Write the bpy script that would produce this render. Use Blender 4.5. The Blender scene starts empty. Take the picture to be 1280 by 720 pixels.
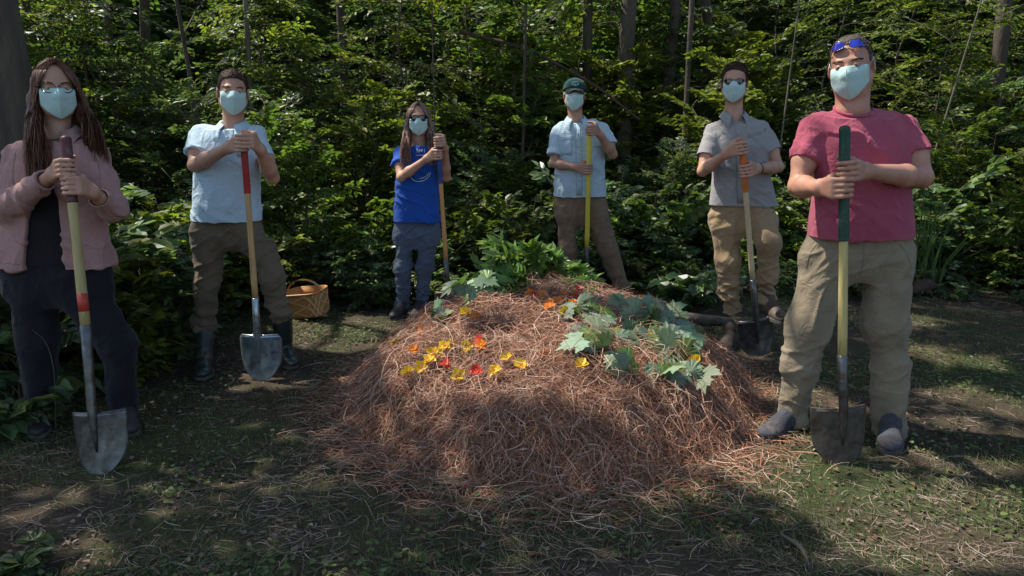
import bpy, math, random
import numpy as np
from mathutils import Vector, Matrix
from mathutils.bvhtree import BVHTree

random.seed(7)
RNG = np.random.default_rng(11)
SC = bpy.context.scene
COL = SC.collection
PI = math.pi

# ------------------------------------------------------------------ camera
CAM = np.array([0.0, 0.0, 1.38])
PITCH = math.radians(11.5)
FPX = 924.0
FW = np.array([0, math.cos(PITCH), -math.sin(PITCH)])
UP = np.array([0, math.sin(PITCH), math.cos(PITCH)])
RT = np.array([1.0, 0, 0])

def ray(px, py):
    return FW + (px - 640) / FPX * RT + (360 - py) / FPX * UP

def W(px, py, Y):
    """world point seen at photo pixel px, py at distance Y ahead of the lens"""
    d = ray(px, py)
    return CAM + d * (Y / d[1])

def G(px, py, z=0.0):
    d = ray(px, py)
    return CAM + d * ((z - CAM[2]) / d[2])

def mpp(P):
    return float(np.dot(np.asarray(P) - CAM, FW)) / FPX      # metres per photo pixel at P

cam = bpy.data.cameras.new('camera')
cam_o = bpy.data.objects.new('camera', cam)
COL.objects.link(cam_o)
cam.sensor_width = 36.0
cam.lens = FPX / 1280 * 36.0
cam.clip_end = 500
cam_o.location = CAM
cam_o.rotation_euler = (PI / 2 - PITCH, 0, 0)
SC.camera = cam_o

# ------------------------------------------------------------------ small maths
def nrm(v):
    v = np.asarray(v, float)
    return v / (np.linalg.norm(v) + 1e-12)

def rows_norm(a):
    return a / (np.linalg.norm(a, axis=1, keepdims=True) + 1e-12)

def lerp(a, b, t):
    return a + (b - a) * t

_W = {}
def perlin(q, seed=0):
    if seed not in _W:
        r = np.random.default_rng(seed + 100)
        _W[seed] = (r.permutation(4096), rows_norm(r.normal(size=(4096, 3))))
    perm, gr = _W[seed]
    i = np.floor(q).astype(np.int64); f = q - i
    u = f * f * f * (f * (f * 6 - 15) + 10)
    out = 0
    for dx in (0, 1):
        for dy in (0, 1):
            for dz in (0, 1):
                h = perm[(perm[(perm[(i[:, 0] + dx) & 4095] + i[:, 1] + dy) & 4095] + i[:, 2] + dz) & 4095]
                d = f - np.array([dx, dy, dz])
                w = (u[:, 0] if dx else 1 - u[:, 0]) * (u[:, 1] if dy else 1 - u[:, 1]) * (u[:, 2] if dz else 1 - u[:, 2])
                out = out + w * np.sum(gr[h] * d, 1)
    return out * 1.7

def snoise(p, freq, seed=0, octaves=3):
    """gradient noise, about -1..1; p (n,3), freq scalar or 3-vector (radians per metre)"""
    q = np.asarray(p) * np.asarray(freq) / 3.1
    out = np.zeros(len(q))
    for o in range(octaves): out += perlin(q * 2 ** o + 17.3 * o, seed) * .5 ** o
    return out * 1.15

def rotm(ax, ang):
    return np.array(Matrix.Rotation(ang, 3, ax))

def eul(pitch=0, yaw=0, roll=0):
    """head turn: yaw + looks to picture right, pitch + looks up, roll + tips to picture right"""
    return rotm('Z', yaw) @ rotm('X', pitch) @ rotm('Y', roll)

def catmull(P, n):
    P = np.asarray(P, float)
    Q = np.vstack([2 * P[0] - P[1], P, 2 * P[-1] - P[-2]])
    out = []
    m = len(P) - 1
    for t in np.linspace(0, m, n):
        i = min(int(t), m - 1); f = t - i
        a, b, c, d = Q[i], Q[i + 1], Q[i + 2], Q[i + 3]
        out.append(.5 * ((2 * b) + (c - a) * f + (2 * a - 5 * b + 4 * c - d) * f * f + (3 * b - a - 3 * c + d) * f ** 3))
    return np.array(out)

# ------------------------------------------------------------------ mesh builder
class MB:
    def __init__(self):
        self.V = []; self.F = []; self.T = []; self.n = 0
    def add(self, v, f, mat=0, tint=(1, 1, 1)):
        v = np.asarray(v, float).reshape(-1, 3)
        f = np.asarray(f, np.int64)
        if len(v) == 0 or len(f) == 0: return self
        t = np.asarray(tint, float)
        if t.ndim == 1: t = np.tile(t, (len(v), 1))
        self.V.append(v); self.T.append(t)
        self.F.append((f + self.n, mat))
        self.n += len(v)
        return self
    def build(self, name, mats, parent=None, smooth=True, tint=False):
        me = bpy.data.meshes.new(name)
        V = np.vstack(self.V)
        me.vertices.add(len(V)); me.vertices.foreach_set('co', V.astype(np.float32).ravel())
        loops = np.concatenate([f.ravel() for f, m in self.F])
        tot = np.concatenate([np.full(len(f), f.shape[1]) for f, m in self.F])
        mi = np.concatenate([np.full(len(f), m) for f, m in self.F])
        st = np.concatenate([[0], np.cumsum(tot)[:-1]])
        me.loops.add(len(loops)); me.loops.foreach_set('vertex_index', loops.astype(np.int32))
        me.polygons.add(len(tot)); me.polygons.foreach_set('loop_start', st.astype(np.int32))
        me.polygons.foreach_set('material_index', mi.astype(np.int32))
        me.polygons.foreach_set('use_smooth', np.full(len(tot), bool(smooth)))
        if tint:
            at = me.color_attributes.new('tint', 'FLOAT_COLOR', 'POINT')
            T = np.vstack(self.T)
            at.data.foreach_set('color', np.hstack([T, np.ones((len(T), 1))]).astype(np.float32).ravel())
        me.update(calc_edges=True); me.validate()
        for m in (mats if isinstance(mats, (list, tuple)) else [mats]): me.materials.append(m)
        o = bpy.data.objects.new(name, me); COL.objects.link(o)
        if parent is not None: o.parent = parent
        return o
    def verts(self): return np.vstack(self.V)
    def bvh(self):
        V = self.verts()
        fs = []
        for f, m in self.F: fs += f.tolist()
        return BVHTree.FromPolygons(V.tolist(), fs)

def tag(o, label, cat, group=None, kind=None):
    if label: o['label'] = label
    if cat: o['category'] = cat
    if group: o['group'] = group
    if kind: o['kind'] = kind
    return o

def struct(o):
    o['kind'] = 'structure'; return o

def empty(name, loc, rz=0.0):
    o = bpy.data.objects.new(name, None); COL.objects.link(o)
    o.empty_display_size = .1
    o.location = tuple(loc); o.rotation_euler = (0, 0, rz)
    return o

def settle(root):
    """children were built in world space: keep them there under a root that has a place of its own"""
    M = Matrix.Translation(root.location) @ root.rotation_euler.to_matrix().to_4x4()
    inv = M.inverted()
    for o in root.children:
        o.data.transform(inv)
        for c in o.children: c.data.transform(inv)
    return root

def tube(P, R, n=8, caps=True):
    P = np.asarray(P, float); m = len(P)
    R = np.broadcast_to(np.asarray(R, float), (m,))
    T = np.gradient(P, axis=0); T = rows_norm(T)
    ref = np.array([0, 0, 1.0]) if abs(T[0][2]) < .9 else np.array([1.0, 0, 0])
    V = []
    a = nrm(np.cross(T[0], ref))
    for i in range(m):
        a = nrm(a - T[i] * np.dot(a, T[i])); b = np.cross(T[i], a)
        th = np.arange(n) * 2 * PI / n
        V.append(P[i] + R[i] * (np.outer(np.cos(th), a) + np.outer(np.sin(th), b)))
    V = np.vstack(V)
    F = []
    for i in range(m - 1):
        for j in range(n):
            k = (j + 1) % n
            F.append((i * n + j, i * n + k, (i + 1) * n + k, (i + 1) * n + j))
    if caps:
        V = np.vstack([V, P[:1], P[-1:]]); c0 = len(V) - 2; c1 = len(V) - 1
        for j in range(n):
            k = (j + 1) % n
            F.append((c0, k, j, j)); F.append((c1, (m - 1) * n + j, (m - 1) * n + k, (m - 1) * n + k))
    F = np.array(F)
    return V, F

def add_tube(mb, P, R, n=8, mat=0, tint=(1, 1, 1), caps=True):
    V, F = tube(P, R, n, caps)
    q = F[F[:, 2] != F[:, 3]]; t = F[F[:, 2] == F[:, 3]][:, :3]
    k = mb.n
    mb.add(V, q, mat, tint)
    if len(t):
        mb.F.append((t + k, mat))
    return mb

def ribbons(C, Wd, Nr, widths):
    """C (n,m,3) centre lines, Nr (n,3) facing; returns verts, quads"""
    n, m, _ = C.shape
    T = np.gradient(C, axis=1)
    S = np.cross(T, Nr[:, None, :]); S /= (np.linalg.norm(S, axis=2, keepdims=True) + 1e-9)
    prof = (np.asarray(Wd).reshape(-1, 1) * np.asarray(widths)[None, :] * .5)[:, :, None]
    L = C - S * prof; R = C + S * prof
    V = np.stack([L, R], axis=2).reshape(-1, 3)
    base = (np.arange(n) * m * 2)[:, None]
    i = np.arange(m - 1)[None, :] * 2
    F = np.stack([base + i, base + i + 1, base + i + 3, base + i + 2], axis=2).reshape(-1, 4)
    return V, F

# ------------------------------------------------------------------ sculpting by distance fields
def smin(a, b, k):
    if k <= 0: return np.minimum(a, b)
    h = np.maximum(k - np.abs(a - b), 0) / k
    return np.minimum(a, b) - h * h * k * .25

class Field:
    def __init__(self, lo, hi, h):
        self.lo = np.asarray(lo, float); self.h = h
        self.n = np.ceil((np.asarray(hi) - self.lo) / h).astype(int) + 1
        self.F = np.full(self.n, .5, np.float32)
        self.ax = [(self.lo[i] + np.arange(self.n[i]) * h).astype(np.float32) for i in range(3)]
    def sub(self, lo, hi, m):
        s = []
        for i in range(3):
            a = int(max(0, math.floor((lo[i] - m - self.lo[i]) / self.h)))
            b = int(min(self.n[i], math.ceil((hi[i] + m - self.lo[i]) / self.h) + 1))
            if b <= a: return None, None
            s.append(slice(a, b))
        g = (self.ax[0][s[0]][:, None, None], self.ax[1][s[1]][None, :, None], self.ax[2][s[2]][None, None, :])
        return tuple(s), g
    def put(self, fn, lo, hi, k=0.0, mode='add', m=None):
        s, g = self.sub(lo, hi, (k * 1.2 + .02) if m is None else m)
        if s is None: return self
        d = fn(*g).astype(np.float32)
        A = self.F[s]
        if mode == 'add': self.F[s] = smin(A, d, k)
        elif mode == 'cut': self.F[s] = -smin(-A, d, k)
        elif mode == 'and': self.F[s] = -smin(-A, -d, k)
        return self
    def cap(self, a, b, ra, rb=None, k=.02, mode='add'):
        rb = ra if rb is None else rb
        a = np.asarray(a, float); b = np.asarray(b, float); ba = b - a; L = float(ba @ ba) + 1e-9
        def fn(x, y, z):
            px, py, pz = x - a[0], y - a[1], z - a[2]
            t = np.clip((px * ba[0] + py * ba[1] + pz * ba[2]) / L, 0, 1)
            return np.sqrt((px - t * ba[0]) ** 2 + (py - t * ba[1]) ** 2 + (pz - t * ba[2]) ** 2) - (ra + (rb - ra) * t)
        r = max(ra, rb)
        return self.put(fn, np.minimum(a, b) - r, np.maximum(a, b) + r, k, mode)
    def chain(self, P, R, k=.02):
        for i in range(len(P) - 1): self.cap(P[i], P[i + 1], R[i], R[i + 1], k)
        return self
    def ell(self, c, r, R=None, k=.02, mode='add'):
        c = np.asarray(c, float); r = np.asarray(r, float); R = np.eye(3) if R is None else R
        def fn(x, y, z):
            px, py, pz = x - c[0], y - c[1], z - c[2]
            q = [px * R[0, i] + py * R[1, i] + pz * R[2, i] for i in range(3)]
            k0 = np.sqrt((q[0] / r[0]) ** 2 + (q[1] / r[1]) ** 2 + (q[2] / r[2]) ** 2)
            k1 = np.sqrt((q[0] / r[0] ** 2) ** 2 + (q[1] / r[1] ** 2) ** 2 + (q[2] / r[2] ** 2) ** 2) + 1e-6
            return k0 * (k0 - 1) / k1
        m = float(max(r))
        return self.put(fn, c - m, c + m, k, mode)
    def loft(self, rows, k=.03, off=0.0, ex=2.4, mode='add', m=None):
        """rows (cx, cy, z, half width, half depth) from low to high"""
        rows = sorted(rows, key=lambda r: r[2]); A = np.array(rows, float)
        zs = np.linspace(A[0, 2], A[-1, 2], 60)
        I = [np.interp(zs, A[:, 2], A[:, i]) for i in (0, 1, 3, 4)]
        ker = np.array([1, 2, 3, 2, 1]) / 9.
        I = [np.convolve(np.pad(c, 2, mode='edge'), ker, 'valid') for c in I]
        def fn(x, y, z):
            cx, cy, w, d = [np.interp(z, zs, c) for c in I]
            w = np.maximum(w + off, .01); d = np.maximum(d + off, .01)
            q = ((np.abs(x - cx) / w) ** ex + (np.abs(y - cy) / d) ** ex) ** (1 / ex)
            s = (q - 1) * np.minimum(w, d)
            return np.maximum(s, np.maximum(z - (A[-1, 2] + off), (A[0, 2] - off) - z))
        lo = np.array([(A[:, 0] - A[:, 3]).min(), (A[:, 1] - A[:, 4]).min(), A[0, 2]]) - abs(off)
        hi = np.array([(A[:, 0] + A[:, 3]).max(), (A[:, 1] + A[:, 4]).max(), A[-1, 2]]) + abs(off)
        return self.put(fn, lo, hi, k, mode, m)
    def mesh(self):
        F = self.F
        F[0] = F[-1] = .5; F[:, 0] = F[:, -1] = .5; F[:, :, 0] = F[:, :, -1] = .5
        S = F < 0
        c = np.zeros([n - 1 for n in F.shape], np.uint8)
        for dx in (0, 1):
            for dy in (0, 1):
                for dz in (0, 1):
                    c += S[dx:F.shape[0] - 1 + dx, dy:F.shape[1] - 1 + dy, dz:F.shape[2] - 1 + dz]
        act = (c > 0) & (c < 8)
        cells = np.argwhere(act)
        idx = np.full(act.shape, -1, np.int32); idx[act] = np.arange(len(cells))
        pos = np.zeros((len(cells), 3)); cnt = np.zeros(len(cells))
        for ax in range(3):
            o = [i for i in range(3) if i != ax]
            for u in (0, 1):
                for v in (0, 1):
                    a = np.zeros(3, int); a[o[0]] = u; a[o[1]] = v
                    b = a.copy(); b[ax] = 1
                    ca = cells + a; cb = cells + b
                    fa = F[ca[:, 0], ca[:, 1], ca[:, 2]]; fb = F[cb[:, 0], cb[:, 1], cb[:, 2]]
                    m = (fa < 0) != (fb < 0)
                    t = np.where(m, fa / np.where(m, fa - fb, 1), 0)
                    p = np.tile(a.astype(float), (len(cells), 1)); p[:, ax] += t
                    pos += p * m[:, None]; cnt += m
        V = self.lo + (cells + pos / cnt[:, None]) * self.h
        faces = []
        for ax in range(3):
            b1, b2 = (ax + 1) % 3, (ax + 2) % 3
            s0 = [slice(None)] * 3; s1 = [slice(None)] * 3
            s0[ax] = slice(0, -1); s1[ax] = slice(1, None)
            A = S[tuple(s0)]; B = S[tuple(s1)]
            e = np.argwhere(A != B)
            e = e[(e[:, b1] > 0) & (e[:, b2] > 0) & (e[:, b1] < F.shape[b1] - 1) & (e[:, b2] < F.shape[b2] - 1)]
            ins = A[e[:, 0], e[:, 1], e[:, 2]]
            q = []
            for d1, d2 in ((1, 1), (0, 1), (0, 0), (1, 0)):
                cc = e.copy(); cc[:, b1] -= d1; cc[:, b2] -= d2
                q.append(idx[cc[:, 0], cc[:, 1], cc[:, 2]])
            q = np.stack(q, 1)
            q[~ins] = q[~ins][:, ::-1]
            faces.append(q)
        return V, np.vstack(faces)

def vnormals(V, Q):
    n = np.cross(V[Q[:, 2]] - V[Q[:, 0]], V[Q[:, 3]] - V[Q[:, 1]])
    N = np.zeros_like(V)
    for i in range(4): np.add.at(N, Q[:, i], n)
    return rows_norm(N)

def field_mb(fl, disp=None, mat=0, relax=1):
    V, Q = fl.mesh()
    if relax:                                           # a little tangential smoothing against grid steps
        for _ in range(relax):
            A = np.zeros_like(V); c = np.zeros(len(V))
            for i in range(4):
                np.add.at(A, Q[:, i], V[Q[:, (i + 1) % 4]]); np.add.at(A, Q[:, i], V[Q[:, (i - 1) % 4]])
                np.add.at(c, Q[:, i], 2)
            V = V * .5 + (A / np.maximum(c, 1)[:, None]) * .5
    if disp is not None:
        V = V + vnormals(V, Q) * disp(V)[:, None]
    mb = MB(); mb.add(V, Q, mat)
    return mb

# ------------------------------------------------------------------ materials
def nodes(name):
    m = bpy.data.materials.new(name); m.use_nodes = True
    nt = m.node_tree; nt.nodes.clear()
    return m, nt, nt.nodes, nt.links

def mixc(nt, fac, a, b, blend='MIX'):
    n = nt.nodes.new('ShaderNodeMix'); n.data_type = 'RGBA'; n.blend_type = blend
    for sock, val in ((n.inputs[0], fac), (n.inputs[6], a), (n.inputs[7], b)):
        if hasattr(val, 'links') or isinstance(val, bpy.types.NodeSocket): nt.links.new(val, sock)
        elif isinstance(val, (int, float)): sock.default_value = val
        else: sock.default_value = (*val, 1) if len(val) == 3 else val
    return n.outputs[2]

def noise(nt, scale, detail=4, rough=.55, vec=None, dist=0.0):
    n = nt.nodes.new('ShaderNodeTexNoise'); n.inputs['Scale'].default_value = scale
    n.inputs['Detail'].default_value = detail; n.inputs['Roughness'].default_value = rough
    n.inputs['Distortion'].default_value = dist
    if vec is not None: nt.links.new(vec, n.inputs['Vector'])
    return n.outputs[0]

def ramp(nt, fac, stops):
    n = nt.nodes.new('ShaderNodeValToRGB'); nt.links.new(fac, n.inputs[0])
    e = n.color_ramp.elements
    while len(e) < len(stops): e.new(.5)
    for i, (p, c) in enumerate(stops):
        e[i].position = p; e[i].color = (c, c, c, 1) if isinstance(c, (int, float)) else (*c, 1)
    return n.outputs[0]

def objvec(nt, scale=(1, 1, 1)):
    tc = nt.nodes.new('ShaderNodeTexCoord'); mp = nt.nodes.new('ShaderNodeMapping')
    mp.inputs['Scale'].default_value = scale
    nt.links.new(tc.outputs['Object'], mp.inputs[0]); return mp.outputs[0]

def surf(name, c1, c2=None, rough=.8, nscale=8, bump=.0, bscale=200, bdist=.002, stretch=(1, 1, 1), spec=.4, metal=0.0,
         sheen=0.0, sss=0.0, spots=None, tint=False, contrast=(.35, .65), transl=0.0, coat=0.0, roughvar=0.0, objrand=0.0, folds=0.0, fscale=16, fleck=0.0):
    m, nt, N, L = nodes(name)
    out = N.new('ShaderNodeOutputMaterial'); bs = N.new('ShaderNodeBsdfPrincipled')
    v = objvec(nt, stretch)
    c2 = c2 if c2 is not None else tuple(x * .75 for x in c1)
    f = ramp(nt, noise(nt, nscale, 6, .6, v), [(contrast[0], 0.0), (contrast[1], 1.0)])
    col = mixc(nt, f, c1, c2)
    if spots:
        sc, (lo, hi), sc_col, amt = spots
        g = ramp(nt, noise(nt, sc, 5, .6, v, .3), [(lo, 0.0), (hi, amt)])
        col = mixc(nt, g, col, sc_col)
    if fleck:
        fk = ramp(nt, noise(nt, 420, 2, .7, v), [(.35, 1 - fleck), (.65, 1 + fleck * .6)])
        col = mixc(nt, 1.0, col, fk, 'MULTIPLY')
    if tint:
        at = N.new('ShaderNodeAttribute'); at.attribute_name = 'tint'
        col = mixc(nt, 1.0, col, at.outputs['Color'], 'MULTIPLY')
    if objrand:
        oi = N.new('ShaderNodeObjectInfo')
        hs = N.new('ShaderNodeHueSaturation')
        mr = N.new('ShaderNodeMapRange'); mr.inputs[3].default_value = 1 - objrand; mr.inputs[4].default_value = 1 + objrand
        L.new(oi.outputs['Random'], mr.inputs[0]); L.new(mr.outputs[0], hs.inputs['Value'])
        mh = N.new('ShaderNodeMapRange'); mh.inputs[3].default_value = .5 - objrand * .06; mh.inputs[4].default_value = .5 + objrand * .05
        L.new(oi.outputs['Random'], mh.inputs[0]); L.new(mh.outputs[0], hs.inputs['Hue'])
        L.new(col, hs.inputs['Color']); col = hs.outputs[0]
    L.new(col, bs.inputs['Base Color'])
    bs.inputs['Roughness'].default_value = rough
    if roughvar:
        rr = ramp(nt, noise(nt, nscale * 2.3, 4, .6, v), [(.3, max(.02, rough - roughvar)), (.7, min(1, rough + roughvar))])
        L.new(rr, bs.inputs['Roughness'])
    bs.inputs['Specular IOR Level'].default_value = spec
    bs.inputs['Metallic'].default_value = metal
    if sheen: bs.inputs['Sheen Weight'].default_value = sheen
    if coat: bs.inputs['Coat Weight'].default_value = coat
    if sss:
        bs.inputs['Subsurface Weight'].default_value = sss
        bs.inputs['Subsurface Radius'].default_value = (.012, .005, .003)
        bs.inputs['Subsurface Scale'].default_value = 1.0
    if bump:
        b = N.new('ShaderNodeBump'); b.inputs['Strength'].default_value = bump; b.inputs['Distance'].default_value = bdist
        L.new(noise(nt, bscale, 3, .6, v), b.inputs['Height']); L.new(b.outputs[0], bs.inputs['Normal'])
        if folds:
            b2 = N.new('ShaderNodeBump'); b2.inputs['Strength'].default_value = folds; b2.inputs['Distance'].default_value = .010
            mg = N.new('ShaderNodeMath'); mg.operation = 'PINGPONG'; mg.inputs[1].default_value = .5
            mm = N.new('ShaderNodeMath'); mm.operation = 'MULTIPLY'; mm.inputs[1].default_value = 2.2
            L.new(noise(nt, fscale, 3, .5, v, 1.2), mm.inputs[0]); L.new(mm.outputs[0], mg.inputs[0]); L.new(mg.outputs[0], b2.inputs['Height'])
            L.new(b2.outputs[0], b.inputs['Normal'])
    sh = bs.outputs[0]
    if transl:
        tr = N.new('ShaderNodeBsdfTranslucent'); L.new(mixc(nt, 1.0, col, (1.0, 1.15, .55), 'MULTIPLY'), tr.inputs[0])
        mx = N.new('ShaderNodeMixShader'); mx.inputs[0].default_value = transl
        L.new(sh, mx.inputs[1]); L.new(tr.outputs[0], mx.inputs[2]); sh = mx.outputs[0]
    L.new(sh, out.inputs[0])
    return m

def decal_grid(mb, bvh, quad, nx, ny, off=.003, mat=0, tint=(1, 1, 1)):
    """thin sewn-on patch: quad = four photo pixels TL, TR, BR, BL laid on the surface that the rays meet"""
    P = []; ok = True
    for j in range(ny + 1):
        for i in range(nx + 1):
            u, v = i / nx, j / ny
            p = (np.array(quad[0]) * (1 - u) + np.array(quad[1]) * u) * (1 - v) + (np.array(quad[3]) * (1 - u) + np.array(quad[2]) * u) * v
            d = ray(*p); h, n, _, _ = bvh.ray_cast(Vector(CAM), Vector(d))
            if h is None: P.append(None); continue
            n = np.array(n)
            if n @ d > 0: n = -n
            P.append((np.array(h), n))
    if any(p is None for p in P): return False
    m = (nx + 1) * (ny + 1)
    V = np.array([p[0] + p[1] * off for p in P] + [p[0] - p[1] * .003 for p in P])
    F = []
    for j in range(ny):
        for i in range(nx):
            a = j * (nx + 1) + i
            F.append((a, a + nx + 1, a + nx + 2, a + 1))
    def side(seq):
        for a, b in zip(seq, seq[1:]): F.append((a, b, b + m, a + m))
    side([i for i in range(nx + 1)]); side([ny * (nx + 1) + i for i in range(nx + 1)][::-1])
    side([j * (nx + 1) for j in range(ny + 1)][::-1]); side([j * (nx + 1) + nx for j in range(ny + 1)])
    mb.add(V, F, mat, tint)
    return True

def decal_line(mb, bvh, pts, wpx, off=.003, mat=0):
    """a stitched seam: a thin cord that follows the surface under a line of photo pixels"""
    n = max(6, int(sum(np.hypot(b[0] - a[0], b[1] - a[1]) for a, b in zip(pts, pts[1:])) / 2.0))
    q = catmull([(p[0], p[1], 0) for p in pts], n)[:, :2] if len(pts) > 2 else np.array(pts[0]) + np.linspace(0, 1, n)[:, None] * (np.array(pts[1]) - np.array(pts[0]))
    P = []
    for p in q:
        d = ray(*p); h, nn, _, _ = bvh.ray_cast(Vector(CAM), Vector(d))
        if h is not None:
            if P and abs(h[1] - P[-1][1]) > .03: continue
            P.append(np.array(h))
    if len(P) < 4: return
    P = np.array(P)
    for _ in range(2): P[1:-1] = P[1:-1] * .5 + (P[:-2] + P[2:]) * .25
    r = wpx * .5 * mpp(P[0]); d = nrm(P[0] - CAM)
    add_tube(mb, P - d * (r * .2 + off - .0028), r, 6, mat)
# ------------------------------------------------------------------ materials for people
def skin_mat(name, c, c2): return surf(name, c, c2, rough=.5, nscale=22, bump=.35, bscale=190, bdist=.002, spec=.35, sss=.08, folds=.10, fscale=40, fleck=.10,
                                       spots=(60, (.55, .75), (c[0] * .8, c[1] * .55, c[2] * .5), .35), contrast=(.3, .7))
def cloth_mat(name, c, c2=None, rough=.9, bs=700, sheen=.1, **k): return surf(name, c, c2 or tuple(x * .8 for x in c), rough=rough, nscale=5, bump=.35, bscale=bs, bdist=.0012, spec=.15, sheen=sheen, **{**dict(folds=.55, fscale=13, fleck=.14), **k})
M = {}
M['skin_fair'] = skin_mat('fair skin', (.50, .285, .19), (.43, .22, .145))
M['skin_ruddy'] = skin_mat('ruddy skin', (.46, .24, .155), (.39, .18, .12))
M['skin_tan'] = skin_mat('tanned skin', (.44, .245, .165), (.37, .19, .13))
M['mask'] = cloth_mat('aqua mask cloth', (.44, .60, .56), (.39, .54, .50), bs=900, folds=.15, fscale=30, fleck=.06)
M['loop'] = cloth_mat('pale elastic', (.52, .64, .61))
M['eye_white'] = surf('eye white', (.6, .56, .52), rough=.2)
M['iris'] = surf('iris', (.03, .02, .015), rough=.1)
M['brow'] = surf('brow hair', (.05, .03, .02), rough=.8)
M['hair_dark'] = surf('dark hair', (.045, .026, .018), (.07, .04, .026), rough=.7, tint=True, spec=.2)
M['hair_auburn'] = surf('auburn hair', (.15, .065, .035), (.10, .045, .025), rough=.5, tint=True, spec=.4)
M['hair_grey'] = surf('greying hair', (.30, .20, .16), (.20, .12, .09), rough=.5, tint=True, spec=.4)
M['hair_short_grey'] = surf('short greying hair', (.09, .065, .05), (.06, .04, .03), rough=.7, tint=True)
M['black_plastic'] = surf('black plastic', (.012, .012, .013), rough=.18, spec=.6)
M['lens_dark'] = surf('dark lens', (.012, .014, .02), rough=.06, spec=.8)
M['lens_blue'] = surf('blue mirror lens', (.02, .05, .42), (.10, .03, .30), rough=.08, spec=.8, metal=.4)
M['steel'] = surf('used steel', (.16, .17, .17), (.09, .085, .08), rough=.42, nscale=14, metal=.85, bump=.15, bscale=60, roughvar=.15,
                  spots=(18, (.48, .68), (.07, .05, .035), .85))
M['steel_clean'] = surf('bright steel', (.36, .42, .45), (.24, .29, .32), rough=.3, nscale=10, metal=.75, bump=.1, bscale=40, roughvar=.12,
                        spots=(16, (.52, .66), (.10, .08, .06), .7))
M['steel_earth'] = surf('steel caked with earth', (.07, .058, .045), (.10, .085, .065), rough=.62, nscale=9, metal=.35, bump=.5, bscale=55, bdist=.003,
                        spots=(24, (.45, .62), (.045, .03, .02), .9))
M['button'] = surf('button', (.35, .36, .36), rough=.35)
M['sole'] = surf('rubber sole', (.10, .095, .088), rough=.8)
M['leather'] = surf('work boot leather', (.085, .055, .035), (.05, .035, .025), rough=.65, nscale=18, bump=.3, bscale=120, spots=(14, (.5, .7), (.16, .12, .08), .6))
M['suede'] = surf('grey suede', (.055, .057, .068), (.035, .035, .042), rough=.9, nscale=14, bump=.5, bscale=160, folds=.5, fscale=26, fleck=.2, spots=(12, (.5, .7), (.16, .12, .08), .6))
M['black_shoe'] = surf('black shoe', (.02, .02, .022), (.035, .03, .028), rough=.6, bump=.2, bscale=200)
M['rubber'] = surf('wet green rubber', (.018, .026, .022), (.03, .036, .03), rough=.32, nscale=7, spec=.5, spots=(11, (.55, .7), (.10, .08, .05), .5))
M['laces'] = surf('laces', (.12, .10, .08), rough=.9)

class Person: pass

def head_prims(fl, T, s, inf=0.0, face_only=False, k=1.0):
    """skull, face, nose, brow, ears in head space; T maps head space to the world"""
    R = T[1]
    def P(x, y, z): return T[0] + R @ (np.array([x, y, z]) * s)
    def E(c, r, kk, mode='add', Rr=None): fl.ell(P(*c), (np.array(r) + inf) * s, R if Rr is None else R @ Rr, kk * s, mode)
    def Cc(a, b, ra, rb, kk, mode='add'): fl.cap(P(*a), P(*b), (ra + inf) * s, (rb + inf) * s, kk * s, mode)
    E((0, .014, .036), (.077, .097, .086), .02)
    E((0, -.022, -.036), (.061, .070, .078), .03)
    E((0, -.055, -.092), (.028, .026, .022), .03)
    for x in (-1, 1):
        Cc((x * .062, .0, -.05), (x * .034, -.045, -.090), .014, .014, .035)
        E((x * .040, -.060, -.022), (.022, .020, .020), .02)
    Cc((-.034, -.080, .026), (.034, -.080, .026), .011, .011, .018)
    if not face_only:
        for x in (-1, 1): E((x * .031, -.101, .006), (.017, .014, .012), .012, 'cut')
        for x in (-1, 1): E((x * .031, -.078, .0055), (.0155, .0150, .0125), .004)
    Cc((0, -.086, .012), (0, -.108, -.026), .008, .0125, .012)
    for x in (-1, 1): E((x * .011, -.098, -.032), (.008, .010, .007), .008)
    if not face_only:
        Cc((-.018, -.090, -.058), (.018, -.090, -.058), .006, .006, .010)
        Cc((-.014, -.090, -.068), (.014, -.090, -.068), .0065, .0065, .008)
        for x in (-1, 1):
            tilt = rotm('Z', x * .35) @ rotm('X', -.2)
            E((x * .081, .014, -.004), (.0085, .019, .031), .008, 'add', tilt)
            E((x * .089, .010, .000), (.006, .010, .018), .004, 'cut', tilt)

def local_fn(T, s, f):
    """a field function given head coordinates (q0 right, q1 back, q2 up, in unscaled metres)"""
    O, R = T
    def fn(x, y, z):
        px, py, pz = x - O[0], y - O[1], z - O[2]
        q = [(px * R[0, i] + py * R[1, i] + pz * R[2, i]) / s for i in range(3)]
        return f(*q) * s
    return fn

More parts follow.
